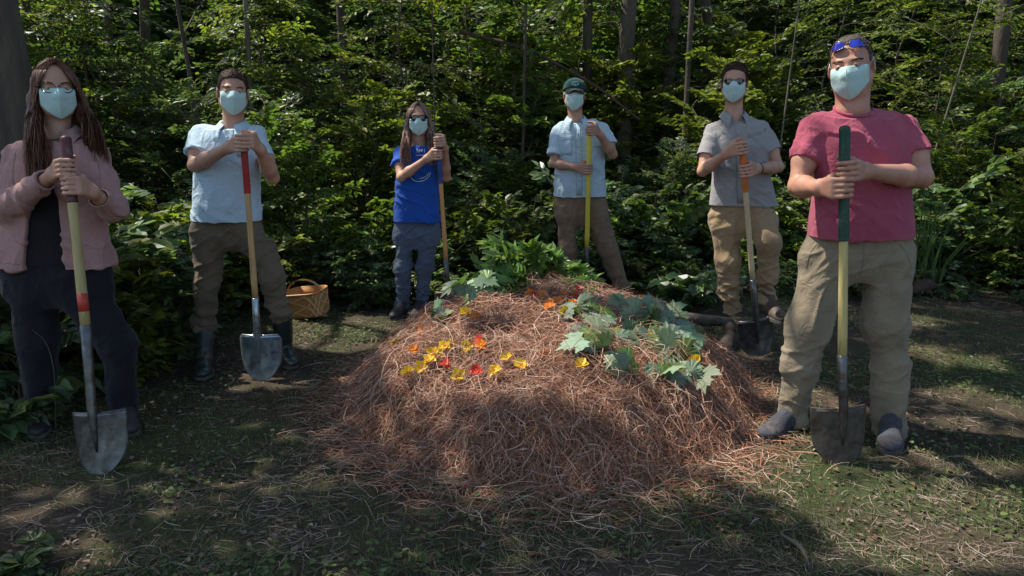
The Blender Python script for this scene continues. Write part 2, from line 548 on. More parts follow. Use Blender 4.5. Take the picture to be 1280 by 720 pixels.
def make_mask(T, s, root, name='face_mask', res=.0028, beak=1.0):
    O, R = T
    fl = Field(O - .17 * s, O + .15 * s, res)
    head_prims(fl, T, s, inf=.0055, face_only=True)
    def bk(a, b, c):
        yr = -.1285 + np.where(c < -.035, 4.6, 11.0) * (c + .035) ** 2
        if beak < .5: yr = yr + .008
        aa = np.sqrt(a * a + .000004)
        return np.maximum(np.maximum((yr + .72 * aa + 4.0 * a * a - b) * .75, np.abs(a) - .070), b + .03)
    fl.put(local_fn(T, s, bk), O - .16 * s, O + .14 * s, .014 * s)
    def reg(a, b, c):
        top = c - (.007 - .075 * np.abs(a))
        bot = (-.126 + .30 * np.abs(a) + 9.0 * a * a) - c
        return np.maximum(np.maximum(top, bot), np.maximum(b + .008, np.abs(a) - .0675))
    fl.put(local_fn(T, s, reg), O - .2 * s, O + .2 * s, .0, 'and', m=.1)
    V0 = None
    def disp(V):
        q = ((V - O) @ R) / s
        return snoise(q, (35, 35, 60), 3, 2) * .0006 * s - .0010 * s * np.exp(-((np.abs(q[:, 0]) - .0035) / .0015) ** 2)
    mb = field_mb(fl, disp, relax=1)
    m = mb.build(name, [M['mask']], root)
    bv = mb.bvh(); sp = []
    for zz in np.linspace(-.002, -.112, 16):
        o = O + R @ (np.array([0, -.3, zz]) * s); h, n_, _, _ = bv.ray_cast(Vector(o), Vector(R @ np.array([0, 1.0, 0])))
        if h is not None: sp.append(np.array(h))
    if len(sp) > 4:
        sm = MB(); add_tube(sm, sp, .0013 * s, 5); sm.build('mask_seam', [M['loop']], m)
    for sx in (-1, 1):
        pts = [O + R @ (np.array(p) * s) for p in [(sx * .064, -.018, -.008), (sx * .076, -.002, .012), (sx * .083, .014, .026), (sx * .083, .034, .012), (sx * .081, .034, -.018), (sx * .074, .012, -.044), (sx * .062, -.018, -.058)]]
        lb = MB(); add_tube(lb, catmull(pts, 20), .0016 * s, 6)
        lb.build('ear_loop', [M['loop']], m)
    return m

def eyes(T, s, root, brow=True):
    O, R = T
    for sx in (-1, 1):
        c = O + R @ (np.array([sx * .031, -.0795, .0045]) * s)
        n = 12; th = np.linspace(0, PI, 9); V = []; F = []
        ax = R @ np.array([0, -1, 0]); u = R @ np.array([1.0, 0, 0]); w = R @ np.array([0, 0, 1.0]); r = .0138 * s
        mb = MB()
        for i, t in enumerate(th):
            for j in range(n):
                a = 2 * PI * j / n
                V.append(c + r * (math.cos(t) * ax * 1.02 + math.sin(t) * (math.cos(a) * u + math.sin(a) * w)))
        for i in range(8):
            for j in range(n): F.append((i * n + j, i * n + (j + 1) % n, (i + 1) * n + (j + 1) % n, (i + 1) * n + j))
        mb.add(V, [f for k, f in enumerate(F) if k >= n], 0); mb.F.append((np.array(F[:n]), 1))
        mb.build('eye', [M['eye_white'], M['iris']], root)
        # lids: a skin shell over the eyeball, open in a narrow slit
        lb = MB(); V = []; F = []; nn = 24; mm = 16
        for i in range(mm + 1):
            el = -PI / 2 + PI * i / mm
            for j in range(nn + 1):
                az = -PI / 2 + PI * j / nn
                V.append(c + r * 1.13 * (math.cos(el) * math.cos(az) * ax + math.cos(el) * math.sin(az) * u + math.sin(el) * w))
        for i in range(mm):
            for j in range(nn):
                zc = math.sin(-PI / 2 + PI * (i + .5) / mm); ac = abs(-PI / 2 + PI * (j + .5) / nn)
                if -.30 + .22 * ac ** 2 < zc < .13 - .20 * ac ** 2: continue
                q0 = i * (nn + 1) + j; F.append((q0, q0 + 1, q0 + nn + 2, q0 + nn + 1))
        lb.add(V, F)
        lb.build('eyelids', [M_SKIN[0]], root)
        if brow:
            bb = MB(); n = 70
            tt = RNG.uniform(0, 1, n)
            st = np.array([[sx * (.014 + .036 * t), -.0935 + .018 * t * t, .0245 + .0035 * math.sin(t * 2.6) - .002 * t + RNG.uniform(-.0025, .0025)] for t in tt])
            en = st + np.stack([sx * np.full(n, .008), np.full(n, -.0005), RNG.uniform(0, .003, n)], 1)
            C = np.stack([st, (st + en) / 2 + [0, -.0015, .0005], en], 1)
            C = np.einsum('nmk,lk->nml', C * s, R) + O
            Vv, Ff = ribbons(C, .0018 * s, np.tile(R @ [0, -1, .2], (n, 1)), np.ones(3)); bb.add(Vv, Ff)
            bb.build('eyebrow', [M['brow']], root)

M_SKIN = [None]

def hand_on_shaft(fl, P0, a, E, r, side=None, s=1.0, thumb_up=1, cover=0.0, spread=1.0):
    """fist closed round a shaft; P0 on its axis, a its unit axis, E the elbow; returns the wrist"""
    u = E - P0; d = nrm(u)
    u = nrm(u - a * (u @ a)) if side is None else nrm(np.asarray(side, float) - a * (np.asarray(side) @ a))
    v = np.cross(a, u)
    if v @ (CAM - P0) < 0: v = -v
    Rr = r + .0085 * s + cover
    wrist = P0 + u * (r + .022 + cover) * s + d * .068 * s - v * .004
    def at(ang, rad, t): return P0 + rad * (math.cos(ang) * u + math.sin(ang) * v) + a * t
    lens = [1.0, 1.06, 1.0, .84]
    for i in range(4):
        t = thumb_up * (1.5 - i) * .0205 * s * spread
        g = [.06, -.05, .03, -.08][i]
        mcp = at(.42, Rr + .018 * s, t)
        A = [mcp, at(1.35 + g, Rr + .010 * s, t * .98), at(2.25 + g, Rr + .004 * s, t * .95), at(3.0 * (.93 + .07 * lens[i]) + 2 * g, Rr, t * .93)]
        Rd = [.0102, .0094, .0084, .0075]
        q = [wrist + a * t * .55, mcp]
        fl.cap(q[0], q[1], .0135 * s, .0112 * s, .016 * s)
        for j in range(3): fl.cap(A[j], A[j + 1], Rd[j] * lens[i] ** .3 * s, Rd[j + 1] * s, .002 * s)
    tu = thumb_up
    th = [wrist + a * tu * .012 - v * .008, at(-.35, Rr + .020 * s, tu * .036 * s), at(-.9, Rr + .008 * s, tu * .046 * s), at(-1.9, Rr + .002 * s, tu * .050 * s)]
    if tu: 
        for j, (x, y) in enumerate(((.0155, .013), (.013, .0108), (.0105, .0088))): fl.cap(th[j], th[j + 1], x * s, y * s, .006 * s)
    return wrist

def hair_cap(T, s, root, mat, line, thick=.010, strands=2600, length=.022, name='hair', bw=.0022, lift=.5, seed=1, res=.0035):
    O, R = T
    fl = Field(O - .16 * s, O + .18 * s, res)
    fl.ell(O + R @ (np.array([0, .016, .037]) * s), (np.array([.0785, .099, .087]) + thick * np.array([.30, .45, 1.15])) * s, R, 0)
    yk, zk = np.array(line).T
    def reg(a, b, c): return (np.interp(b + .25 * np.maximum(np.abs(a) - .055, 0), yk, zk) - c) * .8
    fl.put(local_fn(T, s, reg), O - .2, O + .2, .012 * s, 'and', m=.1)
    def disp(V):
        q = ((V - O) @ R)
        return snoise(q, (45, 45, 45), seed, 3) * .0035 * s
    mb = field_mb(fl, disp, relax=0)
    V = mb.verts(); Q = np.vstack([f for f, m in mb.F]); N = vnormals(V, Q)
    mb.T = [np.full((len(V), 3), .8)]
    r = np.random.default_rng(seed)
    q = ((V - O) @ R) / s
    keep = np.where(q[:, 2] > np.interp(q[:, 1], yk, zk) + .002)[0]
    idx = r.choice(keep, strands)
    st = V[idx] - N[idx] * .003; n = N[idx]
    dirn = rows_norm((R @ np.array([.35, -.6, .15])) * .7 + n * lift + r.normal(size=(strands, 3)) * .22)
    dirn = rows_norm(dirn - n * np.sum(dirn * n, 1)[:, None] * .55)
    L = length * s * r.uniform(.6, 1.1, strands)[:, None]
    C = np.stack([st, st + dirn * L * .5 + n * L * .22, st + dirn * L + n * L * .12], 1)
    Vv, Ff = ribbons(C, bw * s, n + r.normal(size=n.shape) * .4, np.array([1, .9, .25]))
    g = np.repeat(r.uniform(.55, 1.6, strands), 6)
    mb.add(Vv, Ff, 0, np.stack([g, g, g], 1))
    return mb.build(name, [mat], root, tint=True)

def hair_long(T, s, root, mat, drop=.34, spread=1.0, wave=.010, strands=1500, seed=5, fwd=-.135, res=.0045, roots=(1, 1, 1), widen=1.0):
    O, R = T
    r = np.random.default_rng(seed)
    fl = Field(O - [.22 * s, .17 * s, (drop + .08) * s], O + [.22 * s, .2 * s, .16 * s], res)
    fl.ell(O + R @ (np.array([0, .020, .036]) * s), np.array([.083, .100, .090]) * s, R, 0)
    fl.put(local_fn(T, s, lambda a, b, c: (np.interp(b, [-.12, -.08, -.05, -.02, .3], [.125, .100, .06, -.03, -.12]) - c) * .8), O - .2, O + .2, .01, 'and', m=.1)
    for sx in (-1, 1):
        P = [(sx * .072, .012, .03), (sx * .086 * widen, .012, -.05), (sx * .094 * spread, -.020, -.12), (sx * .102 * spread, fwd * .80, -.19), (sx * .104 * spread, fwd * 1.0, -drop * .82)]
        fl.chain([O + R @ (np.array(p) * s) for p in P], [.020 * s, .024 * s, .028 * s, .026 * s, .012 * s], .03)
    fl.chain([O + R @ (np.array(p) * s) for p in [(0, .07, .02), (0, .085, -.08), (0, .09, -.2)]], [.05 * s, .06 * s, .06 * s], .04)
    mb = field_mb(fl, lambda V: snoise(V, (60, 60, 14), seed, 3) * .004 * s, relax=0)
    V = mb.verts(); mb.T = [np.tile(np.array(roots) * .75, (len(V), 1))]
    n = strands
    sx = r.choice([-1, 1], n); phi = np.radians(r.uniform(24, 178, n))
    C = np.zeros((n, 6, 3)); e = r.uniform(0, 1, n)
    C[:, 0] = np.stack([sx * .004 + r.normal(size=n) * .006, -.072 + .15 * e, .121 + .012 * np.sin(e * 3) - .02 * e ** 2 + r.uniform(-.004, .004, n)], 1)
    rx, ry = .088, .106
    ph = phi
    C[:, 1] = np.stack([sx * np.sin(ph) * rx * .80, .012 - np.cos(ph) * ry * .80, .085 + 0 * ph], 1)
    C[:, 2] = np.stack([sx * np.sin(np.maximum(ph, .9)) * rx * widen, .014 - np.cos(np.maximum(ph, .75)) * ry * .95, .015 + 0 * ph], 1)
    u = r.uniform(-1, 1, n); k2 = (ph > 2.2)
    C[:, 3] = np.stack([sx * (.094 * widen + .014 * u) * np.where(k2, .75, 1), np.where(k2, .09, .020 - .03 * np.cos(ph)) + .012 * r.normal(size=n), -.075 + 0 * ph], 1)
    C[:, 4] = np.stack([sx * (.102 * spread + .026 * u) * np.where(k2, .6, 1), np.where(k2, .10, fwd * .85) + .018 * r.normal(size=n), -.17 + 0 * ph], 1)
    dl = drop * r.uniform(.72, 1.08, n)
    C[:, 5] = np.stack([sx * (.106 * spread + .042 * u) * np.where(k2, .6, 1), np.where(k2, .10, fwd) + .018 * r.normal(size=n), -dl], 1)
    P = np.stack([catmull(c, 22) for c in C])
    t = np.linspace(0, 1, 22)[None, :]
    phs = np.round(r.uniform(0, 6.28, n), 0)[:, None] + r.normal(size=(n, 1)) * .25
    amp = wave * np.clip((t - .3) * 2, 0, 1)
    P[:, :, 0] += amp * np.sin(t * 13 + phs); P[:, :, 1] += amp * np.cos(t * 13 + phs * 1.3)
    P = np.einsum('nmk,lk->nml', P * s, R) + O
    ctr = O + R @ (np.array([0, .02, -.05]) * s)
    out = P[:, 9] - ctr; out[:, 2] *= .2; out = rows_norm(out) + r.normal(size=(n, 3)) * .35
    Vv, Ff = ribbons(P, .0036 * s, rows_norm(out), np.r_[np.ones(17), .95, .85, .7, .45, .15])
    g = np.repeat(r.uniform(.55, 1.5, n), 44)[:, None] * np.array(roots)[None, :]
    mb.add(Vv, Ff, 0, g)
    return mb.build('hair', [mat], root, tint=True)

def collar(C, rn, mat, root, tip=.055, gap=.45, hgt=.034, tilt=.30, s=1.0, name='collar'):
    C = np.asarray(C) + [0, .0, .020]
    """folded shirt collar round neck point C: stand, fold and leaf ending in two points"""
    m = 41; th = np.linspace(-PI + gap, PI - gap, m)
    rows = []
    for t in th:
        f = abs(t) / (PI - gap)
        dx, dy = math.sin(t), math.cos(t)                       # t = 0 at the back of the neck
        fr = max(0, -dy)
        drop = tilt * .05 * (1 - dy)
        point = max(0, (f - .72) / .28)
        p0 = C + np.array([dx * rn, dy * rn * .95, -.012 - drop - .012 * point])
        p1 = C + np.array([dx * (rn - .001), dy * (rn - .001) * .95, hgt * .75 - drop - .01 * point])
        p2 = C + np.array([dx * (rn + .006), dy * (rn + .006) * .97, hgt - drop - .012 * point])
        rr = rn + .022 + .012 * fr
        p3 = C + np.array([dx * rr, dy * (rr + .010 * fr), hgt * .35 - drop - tip * .35 * point])
        rr = rn + .032 + .012 * fr
        p4 = C + np.array([dx * (rr + .010 * point), dy * (rr + .018 * fr), -.004 - drop - tip * (.25 * fr + .75 * point ** 1.5) ])
        rows.append([p0, p1, p2, p3, p4])
    A = np.array(rows) ; A = C + (A - C) * s
    A = A + (snoise(A.reshape(-1, 3), 30, 4).reshape(A.shape[0], -1, 1) * .0015)
    B = A.copy(); ctr = C.copy()
    k = A.shape[1]
    inn = A.copy(); off = A - np.array([C[0], C[1], 0]) * [1, 1, 0]; off[:, :, 2] = 0
    off = off / (np.linalg.norm(off, axis=2, keepdims=True) + 1e-9)
    sg = np.array([-1, -1, -.2, 1, 1])[None, :, None]
    out = A + off * .0022
    V = np.vstack([A.reshape(-1, 3) - off.reshape(-1, 3) * .0006, out.reshape(-1, 3)]); F = []
    K = m * k
    for i in range(m - 1):
        for j in range(k - 1):
            a = i * k + j
            F.append((a, a + 1, a + k + 1, a + k)); F.append((K + a, K + a + k, K + a + k + 1, K + a + 1))
        a = i * k + k - 1; F.append((a, a + k, K + a + k, K + a)); a = i * k; F.append((a, K + a, K + a + k, a + k))
    for j in range(k - 1):
        F.append((j, K + j, K + j + 1, j + 1)); a = (m - 1) * k + j; F.append((a, a + 1, K + a + 1, K + a))
    mb = MB(); mb.add(V, F)
    return mb.build(name, [mat], root)

def ring_collar(C, rx, ry, mat, root, tilt=.3, r=.007, name='neckband'):
    th = np.linspace(0, 2 * PI, 41)
    P = np.stack([C[0] + rx * np.sin(th), C[1] + ry * np.cos(th), C[2] + tilt * ry * np.cos(th)], 1)
    mb = MB(); add_tube(mb, P, r, 8, caps=False)
    V = mb.V[0]
    return mb.build(name, [mat], root)

def trousers(root, pel, legs, mat, rows=None, wr=.006, seed=2, res=.006, hem=True, name='trousers', pile=1.0, pelvis_k=.045):
    """pel = loft rows; legs = list of (points, radii)"""
    allp = np.vstack([np.array(l[0]) for l in legs] + [np.array([[p[0], p[1], p[2]] for p in pel])])
    fl = Field(allp.min(0) - .22, allp.max(0) + .22, res)
    lowp = min(pel, key=lambda r: r[2]); lr = legs[0][1][0] * 1.02; pel = [(p[0], p[1], p[2], p[3] * (.985 if p is lowp else 1), min(p[4], lr) if p is lowp else min(p[4], lr * 1.12)) for p in pel]; lowp = min(pel, key=lambda r: r[2]); fl.loft(pel + [(lowp[0], lowp[1], lowp[2] - .03, lowp[3] * .88, lowp[4] * .9), (lowp[0], lowp[1], lowp[2] - .065, lowp[3] * .5, lowp[4] * .7)], k=.0, ex=2.1)
    for P, R_ in legs: fl.chain(P, R_, pelvis_k)
    if rows is not None:
        A_ = np.array(sorted(rows, key=lambda r: r[2])); hz = A_[0, 2]
        def under(x, y, z):
            g_ = np.maximum(hz - z, 0) * .30; w = np.interp(z, A_[:, 2], A_[:, 3]) - .014 + g_; dd = np.interp(z, A_[:, 2], A_[:, 4]) - .014 + g_ * 3; cx = np.interp(z, A_[:, 2], A_[:, 0])
            q = ((np.abs(x - cx) / w) ** 2.4 + (np.abs(y - A_[0, 1]) / dd) ** 2.4) ** (1 / 2.4)
            return np.where(z > hz - .10, np.maximum((q - 1) * np.minimum(w, dd), z - hz - .09), -.5 + 0 * x)
        fl.put(under, fl.lo, fl.lo + fl.n * fl.h, .0, 'and', m=0)
    for P, R_ in legs:                                          # open hem: cut below the last joint, then hollow it a little
        P = np.array(P); e = P[-1]; d = nrm(P[-1] - P[-2])
        rr = R_[-1]
        fl.put(lambda x, y, z, e=e, d=d: -((x - e[0]) * d[0] + (y - e[1]) * d[1] + (z - e[2]) * d[2]), e - rr * 1.7, e + rr * 1.7, 0, 'cut', m=0)
        fl.cap(e - d * .015, e + d * .05, rr - .008, None, 0, 'cut')
    kz = [np.array(l[0]) for l in legs]
    def disp(V):
        w = V + .035 * np.stack([snoise(V, 7, seed + 20, 2), snoise(V, 7, seed + 21, 2), snoise(V, 7, seed + 22, 2)], 1)
        d = snoise(w, (14, 14, 10), seed, 3) * wr * 1.2
        rg = lambda q, f, k: np.clip(.62 - 3.4 * np.abs(snoise(q, f, k, 2)), -.7, 1)
        d += rg(w @ np.array([[1, 0, .5], [0, 1, 0], [-.5, 0, 1]]), (16, 16, 6), seed + 7) * wr * .45
        up = rg(w @ np.array([[1, 0, .35], [0, 1, 0], [-.35, 0, 1]]), (9, 9, 34), seed + 3)
        dn = rg(w @ np.array([[1, 0, -.6], [0, 1, 0], [.6, 0, 1]]), (10, 10, 26), seed + 4)
        for P in kz:
            kn = P[len(P) // 2]; an = P[-1]; hp = P[0]
            dl = np.linalg.norm(V[:, [0, 1]] - an[[0, 1]], axis=1)
            d += np.where(dl < .30, np.exp(-((V[:, 2] - an[2] - .06) / .10) ** 2), 0) * (up * .6 + dn * .4) * wr * 1.2 * pile
            d += np.exp(-np.sum((V - kn) ** 2, 1) / .15 ** 2) * (dn * .7 + up * .4) * wr * .9
            d += np.exp(-np.sum((V - hp) ** 2, 1) / .16 ** 2) * dn * wr * .6
        return d
    mb = field_mb(fl, disp, relax=1)
    o = mb.build(name, [mat], root)
    return o, mb

def shoe(root, heel, toe, mat, kind='shoe', name='shoe', w=.050, s=1.0, sole_mat=None, ankle=None):
    """heel, toe: points on the ground"""
    heel = np.asarray(heel, float); toe = np.asarray(toe, float); d = toe - heel; L = np.linalg.norm(d); f = d / L; sd = np.cross(f, [0, 0, 1.0]); up = np.array([0, 0, 1.0]); up = nrm(np.cross(sd, f))
    R_ = np.stack([sd, f, up], 1)
    fl = Field(np.minimum(heel, toe) - .12, np.maximum(heel, toe) + [.12, .12, .42 if kind == 'wellington' else .26], .0045)
    A = lambda x, y, z: heel + R_ @ np.array([x, y, z])
    sl = .024
    fl.ell(A(0, .055, .045), (w * .78, .062, .048), R_, 0)
    fl.ell(A(0, L - .090, .038), (w * .97, .098, .032), R_, .05)
    fl.ell(A(0, L - .052, .034), (w * .90, .060, .025), R_, .03)
    fl.cap(A(0, .06, .06), A(0, L * .55, .055), .045, .042, .03)
    if kind == 'wellington':
        an = ankle if ankle is not None else A(0, .07, .33)
        fl.cap(A(0, .075, .08), an, .050, .062, .03)
    else:
        top = A(0, .065, .13) if kind == 'boot' else A(0, .06, .085)
        fl.cap(A(0, .065, .06), top, .047, .046, .02)
        fl.cap(A(0, .07, .10), A(0, L * .55, .062), .030, .022, .03)
    fl.put(lambda x, y, z: (sl * .6 - ((x - heel[0]) * up[0] + (y - heel[1]) * up[1] + (z - heel[2]) * up[2])), fl.lo, fl.lo + fl.n * fl.h, 0, 'and', m=0)
    o = field_mb(fl, lambda V: snoise(V, 22, 3) * .0018 + (snoise(V, (10, 10, 50), 9) * .002 if kind == 'wellington' else 0), relax=1).build(name, [mat], root)
    # sole: outline swept up
    th = np.linspace(0, 2 * PI, 36, endpoint=False); mb = MB(); V = []
    for zz, g in ((0.0, -.002), (.004, .003), (sl, .004), (sl + .003, 0)):
        for t in th:
            y = L / 2 + (L / 2 + .004 + g) * -math.cos(t)
            q = y / L; ww = (w * .80 + (w * .30) * np.clip((q - .25) / .4, 0, 1)) * (abs(math.sin(t)) ** .62)
            V.append(A(math.copysign(ww + g, math.sin(t)), y, zz))
    F = [(r * 36 + j, r * 36 + (j + 1) % 36, (r + 1) * 36 + (j + 1) % 36, (r + 1) * 36 + j) for r in range(3) for j in range(36)]
    mb.add(V, F); V = np.array(V)
    mb.F.append((np.array([list(range(36))[::-1]]), 0)); mb.F.append((np.array([list(range(108, 144))]), 0))
    mb.build('sole', [sole_mat or M['sole']], o, smooth=False)
    if kind in ('shoe', 'boot'):
        tcap = MB(); tp = [A(x, L - .082 + .012 * (1 - (x / .045) ** 2), .066 - 12 * x * x) for x in np.linspace(-.042, .042, 13)]; add_tube(tcap, tp, .0016, 5); tcap.build('toe_seam', [sole_mat or M['sole']], o)
        lb = MB()
        for i in range(5 if kind == 'boot' else 4):
            y = L * (.42 + .055 * i) if kind == 'shoe' else L * (.30 + .055 * i)
            zc = (.108 - .012 * i) if kind == 'boot' else (.094 - .0055 * i)
            pts = [A(x, y + .004 * abs(x) * 10, zc + .004 - 9 * x * x) for x in np.linspace(-.026, .026, 7)]
            add_tube(lb, pts, .0024, 6)
        lb.build('laces', [M['laces']], o)
    return o

def make_person(spec):
    """everything measured in photo pixels at a distance Y becomes real points in the clearing"""
    Y = spec['Y']; s = spec.get('s', 1.0); res = spec.get('res', .0045)
    def PT(t, dy=0.0): return W(t[0], t[1], Y + (t[2] if len(t) > 2 else 0) + dy)
    rows = []
    for r_ in spec['torso']:
        py, xl, xr, dep = r_[:4]; dy = r_[4] if len(r_) > 4 else 0
        a = W(xl, py, Y + dy); b = W(xr, py, Y + dy)
        rows.append(((a[0] + b[0]) / 2, Y + dy, a[2], (b[0] - a[0]) / 2, dep))
    root = empty('person', (np.mean([r[0] for r in rows]), Y, 0)); tag(root, spec['label'], 'person', spec.get('group'))
    skin = M[spec['skin']]; M_SKIN[0] = skin
    O = PT(spec['head']); Rm = eul(*spec.get('turn', (0, 0, 0))); T = (O, Rm); hs = spec.get('hs', 1.0)
    neck = PT(spec['neck'])
    arms = []
    for a in spec['arms']:
        S = PT(a['sh']); E = PT(a['el']); H = PT(a['hand'])
        arms.append((S, E, H, a))
    pts = np.array([O + [0, 0, .16], O - .1, O + .1] + [p for a in arms for p in a[:3]] + [np.array([r[0] - r[3], r[1] - r[4], r[2]]) for r in rows] + [np.array([r[0] + r[3], r[1] + r[4], r[2]]) for r in rows])
    lo = pts.min(0) - .12; hi = pts.max(0) + .10
    fl = Field(lo, hi, res)
    if not spec.get('no_torso'):
        fl.loft(rows, k=0, off=spec.get('body_off', -.022))
    head_prims(fl, T, hs)
    nr = spec.get('nr', .056)
    fl.cap(O + Rm @ (np.array([0, .022, -.055]) * hs), neck + [0, .012, -.01], nr * hs, nr * 1.06, .03)
    fl.cap(neck + [0, .015, -.03], arms[0][0] + [0, 0, -.02], .040, .030, .03); fl.cap(neck + [0, .015, -.03], arms[1][0] + [0, 0, -.02], .040, .030, .03)
    wr = []
    sh = spec['shovel']; top = PT(sh['top']); tip = sh['tip'] if not isinstance(sh['tip'], tuple) else G(*sh['tip']); ax = nrm(top - tip)
    for S, E, H, a in arms:
        P0 = tip + ax * ((H - tip) @ ax)                          # the fist closes on the shaft itself
        w_ = hand_on_shaft(fl, P0, ax, E, sh['r'], a.get('side'), spec.get('hands', 1.0), a.get('thumb', 1), a.get('cover', 0))
        wr.append(w_)
        ru, re, rf, rw = [q * .93 for q in a.get('r', (.052, .043, .041, .026))]
        re *= .86
        fl.cap(S - [0, 0, .012], S + (E - S) * .55, ru * .70, (ru + re) * .54, .02); fl.cap(S + (E - S) * .55, E, (ru + re) * .55, re, .03)
        mid = E + (w_ - E) * .33
        fl.cap(E, mid, re * .97, rf, .02); fl.cap(mid, w_, rf, rw, .02)
        fl.cap(w_, w_ + nrm(P0 - w_) * .02, rw, .020, .02)
    mb = field_mb(fl, lambda V: snoise(V, 25, 1) * .0009, relax=1)
    body = mb.build('body', [skin], root)
    if spec.get('eyes', True): eyes(T, hs, root, spec.get('brow', True))
    mk_ = make_mask(T, hs, root, beak=spec.get('beak', 1.0))
    # shirt
    sf = Field(lo - .03, hi + .03, res)
    sf.loft(rows, k=0)
    n0 = neck + [0, .015, -.035]
    for S, E, H, a in arms: sf.cap(n0 + [0, 0, .004], S + [0, 0, .004], spec.get('trap', .058) * .92, a['slr'][0] * .70, .05)
    sf.cap(neck + [0, .004, .0], neck + [0, -.03, .2], spec.get('neckhole', .066), .10, .0, 'cut')
    if 'open' in spec:                                            # an open front between two edges
        xa, xb, ya, yb, xc, xd = spec['open']
        p1 = W(xa, ya, Y); p2 = W(xb, ya, Y); p3 = W(xc, yb, Y); p4 = W(xd, yb, Y)
        def wedge(x, y, z):
            t = np.clip((p1[2] - z) / (p1[2] - p3[2]), -.3, 1.3)
            l = p1[0] + (p3[0] - p1[0]) * t; r_ = p2[0] + (p4[0] - p2[0]) * t
            return np.maximum(np.maximum(l - x, x - r_), y - Y + .02) + 0 * z
        sf.put(wedge, sf.lo, sf.lo + sf.n * sf.h, .008, 'cut', m=0)
        tf = Field(lo - .02, hi + .02, res); tf.loft(rows, k=0, off=-.020)
        pq = W(640, spec['top_cut'], Y)
        tf.put(lambda x, y, z: (pq[2] + .9 * np.abs(x - neck[0]) - .04) - z + 0 * y, tf.lo, tf.lo + tf.n * tf.h, .01, 'cut', m=0)
        field_mb(tf, lambda V: snoise(V, (12, 12, 8), 5) * .003, relax=1).build('camisole', [M[spec['top_mat']]], root)
    for (S, E, H, a), w_ in zip(arms, wr):
        B = Field(sf.lo, sf.lo + (sf.n - 1) * sf.h, res); B.F = B.F[:sf.F.shape[0], :sf.F.shape[1], :sf.F.shape[2]]; B.n = np.array(B.F.shape)
        if B.F.shape != sf.F.shape: B.n = sf.n; B.F = np.full(sf.n, .5, np.float32); B.ax = sf.ax
        t = a['sleeve']
        if t <= 1: e = S + (E - S) * t; B.cap(S - [0, 0, .012], e, a['slr'][0] * .86, a['slr'][1], 0); d = nrm(E - S); rr = a['slr'][1]
        else: e = E + (w_ - E) * (t - 1); B.cap(S - [0, 0, .012], E, a['slr'][0] * .86, a['slr'][1], 0); B.cap(E, e, a['slr'][1], a['slr'][2], .03); d = nrm(w_ - E); rr = a['slr'][2]
        B.put(lambda x, y, z: np.maximum(-((x - e[0]) * d[0] + (y - e[1]) * d[1] + (z - e[2]) * d[2]), np.sqrt((x - e[0]) ** 2 + (y - e[1]) ** 2 + (z - e[2]) ** 2) - rr * 1.3), e - rr * 1.4, e + rr * 1.4, 0, 'cut', m=0)
        B.cap(e - d * .014, e + d * .05, rr - max(.009, 2.9 * res), None, 0, 'cut')
        sf.F = smin(sf.F, B.F, .028)
    wa = spec.get('wrinkle', .005); sd = spec.get('seed', 3)
    hemz = rows[0][2] if rows[0][2] < rows[-1][2] else rows[-1][2]
    def disp(V):
        w = V + .04 * np.stack([snoise(V, 6, sd + 20, 2), snoise(V, 6, sd + 21, 2), snoise(V, 6, sd + 22, 2)], 1)
        rg = lambda q, f, k: np.clip(.62 - 3.4 * np.abs(snoise(q, f, k, 2)), -.7, 1)
        d = snoise(w, (13, 13, 9), sd, 3) * wa * 1.7
        d += rg(w @ np.array([[1, 0, .7], [0, 1, 0], [-.7, 0, 1.]]), (9, 9, 24), sd + 2) * wa * .8
        d += rg(w, (20, 12, 5), sd + 3) * wa * .6
        for S, E, H, a in arms:
            d += np.exp(-np.sum((V - S - [0, 0, -.10]) ** 2, 1) / .11 ** 2) * rg(w @ np.array([[1, 0, -.8], [0, 1, 0], [.8, 0, 1.]]), (30, 9, 9), sd + 4) * wa * .8
            if a['sleeve'] > 1: d += np.exp(-np.sum((V - E) ** 2, 1) / .10 ** 2) * rg(w, (30, 14, 14), sd + 6) * wa * .8
        d += np.exp(-((V[:, 2] - hemz - .03) / .09) ** 2) * snoise(V, (32, 32, 5), sd + 5, 2) * wa * .9
        d = np.maximum(d, -wa * .75)
        for (S, E, H, a), w_ in zip(arms, wr): d *= 1 - .8 * np.exp(-np.sum((V - w_) ** 2, 1) / .10 ** 2)
        return d
    smb = field_mb(sf, disp, relax=1)
    shirt = smb.build(spec.get('shirt_name', 'shirt'), [M[spec['shirt']]], root)
    P = Person(); P.root = root; P.T = T; P.hs = hs; P.rows = rows; P.neck = neck; P.bvh = smb.bvh(); P.shirt = shirt
    P.Y = Y; P.PT = PT; P.top = top; P.tip = tip; P.ax = ax; P.wr = wr; P.arms = arms
    # trousers and feet
    pel = []
    for r_ in spec['pelvis']:
        py, xl, xr, dep = r_[:4]; dy = r_[4] if len(r_) > 4 else 0
        a = W(xl, py, Y + dy); b = W(xr, py, Y + dy); pel.append(((a[0] + b[0]) / 2, Y + dy, a[2], (b[0] - a[0]) / 2, dep))
    legs = []
    for lg in spec['legs']:
        pp = [PT(p) for p in lg]; legs.append((pp, [p[3] * mpp(q) * .95 for p, q in zip(lg, pp)]))
    P.tr, tmb = trousers(root, pel, legs, M[spec['trousers']], rows, wr=spec.get('twr', .007), seed=sd + 11, pile=spec.get('pile', 1))
    P.tbvh = tmb.bvh()
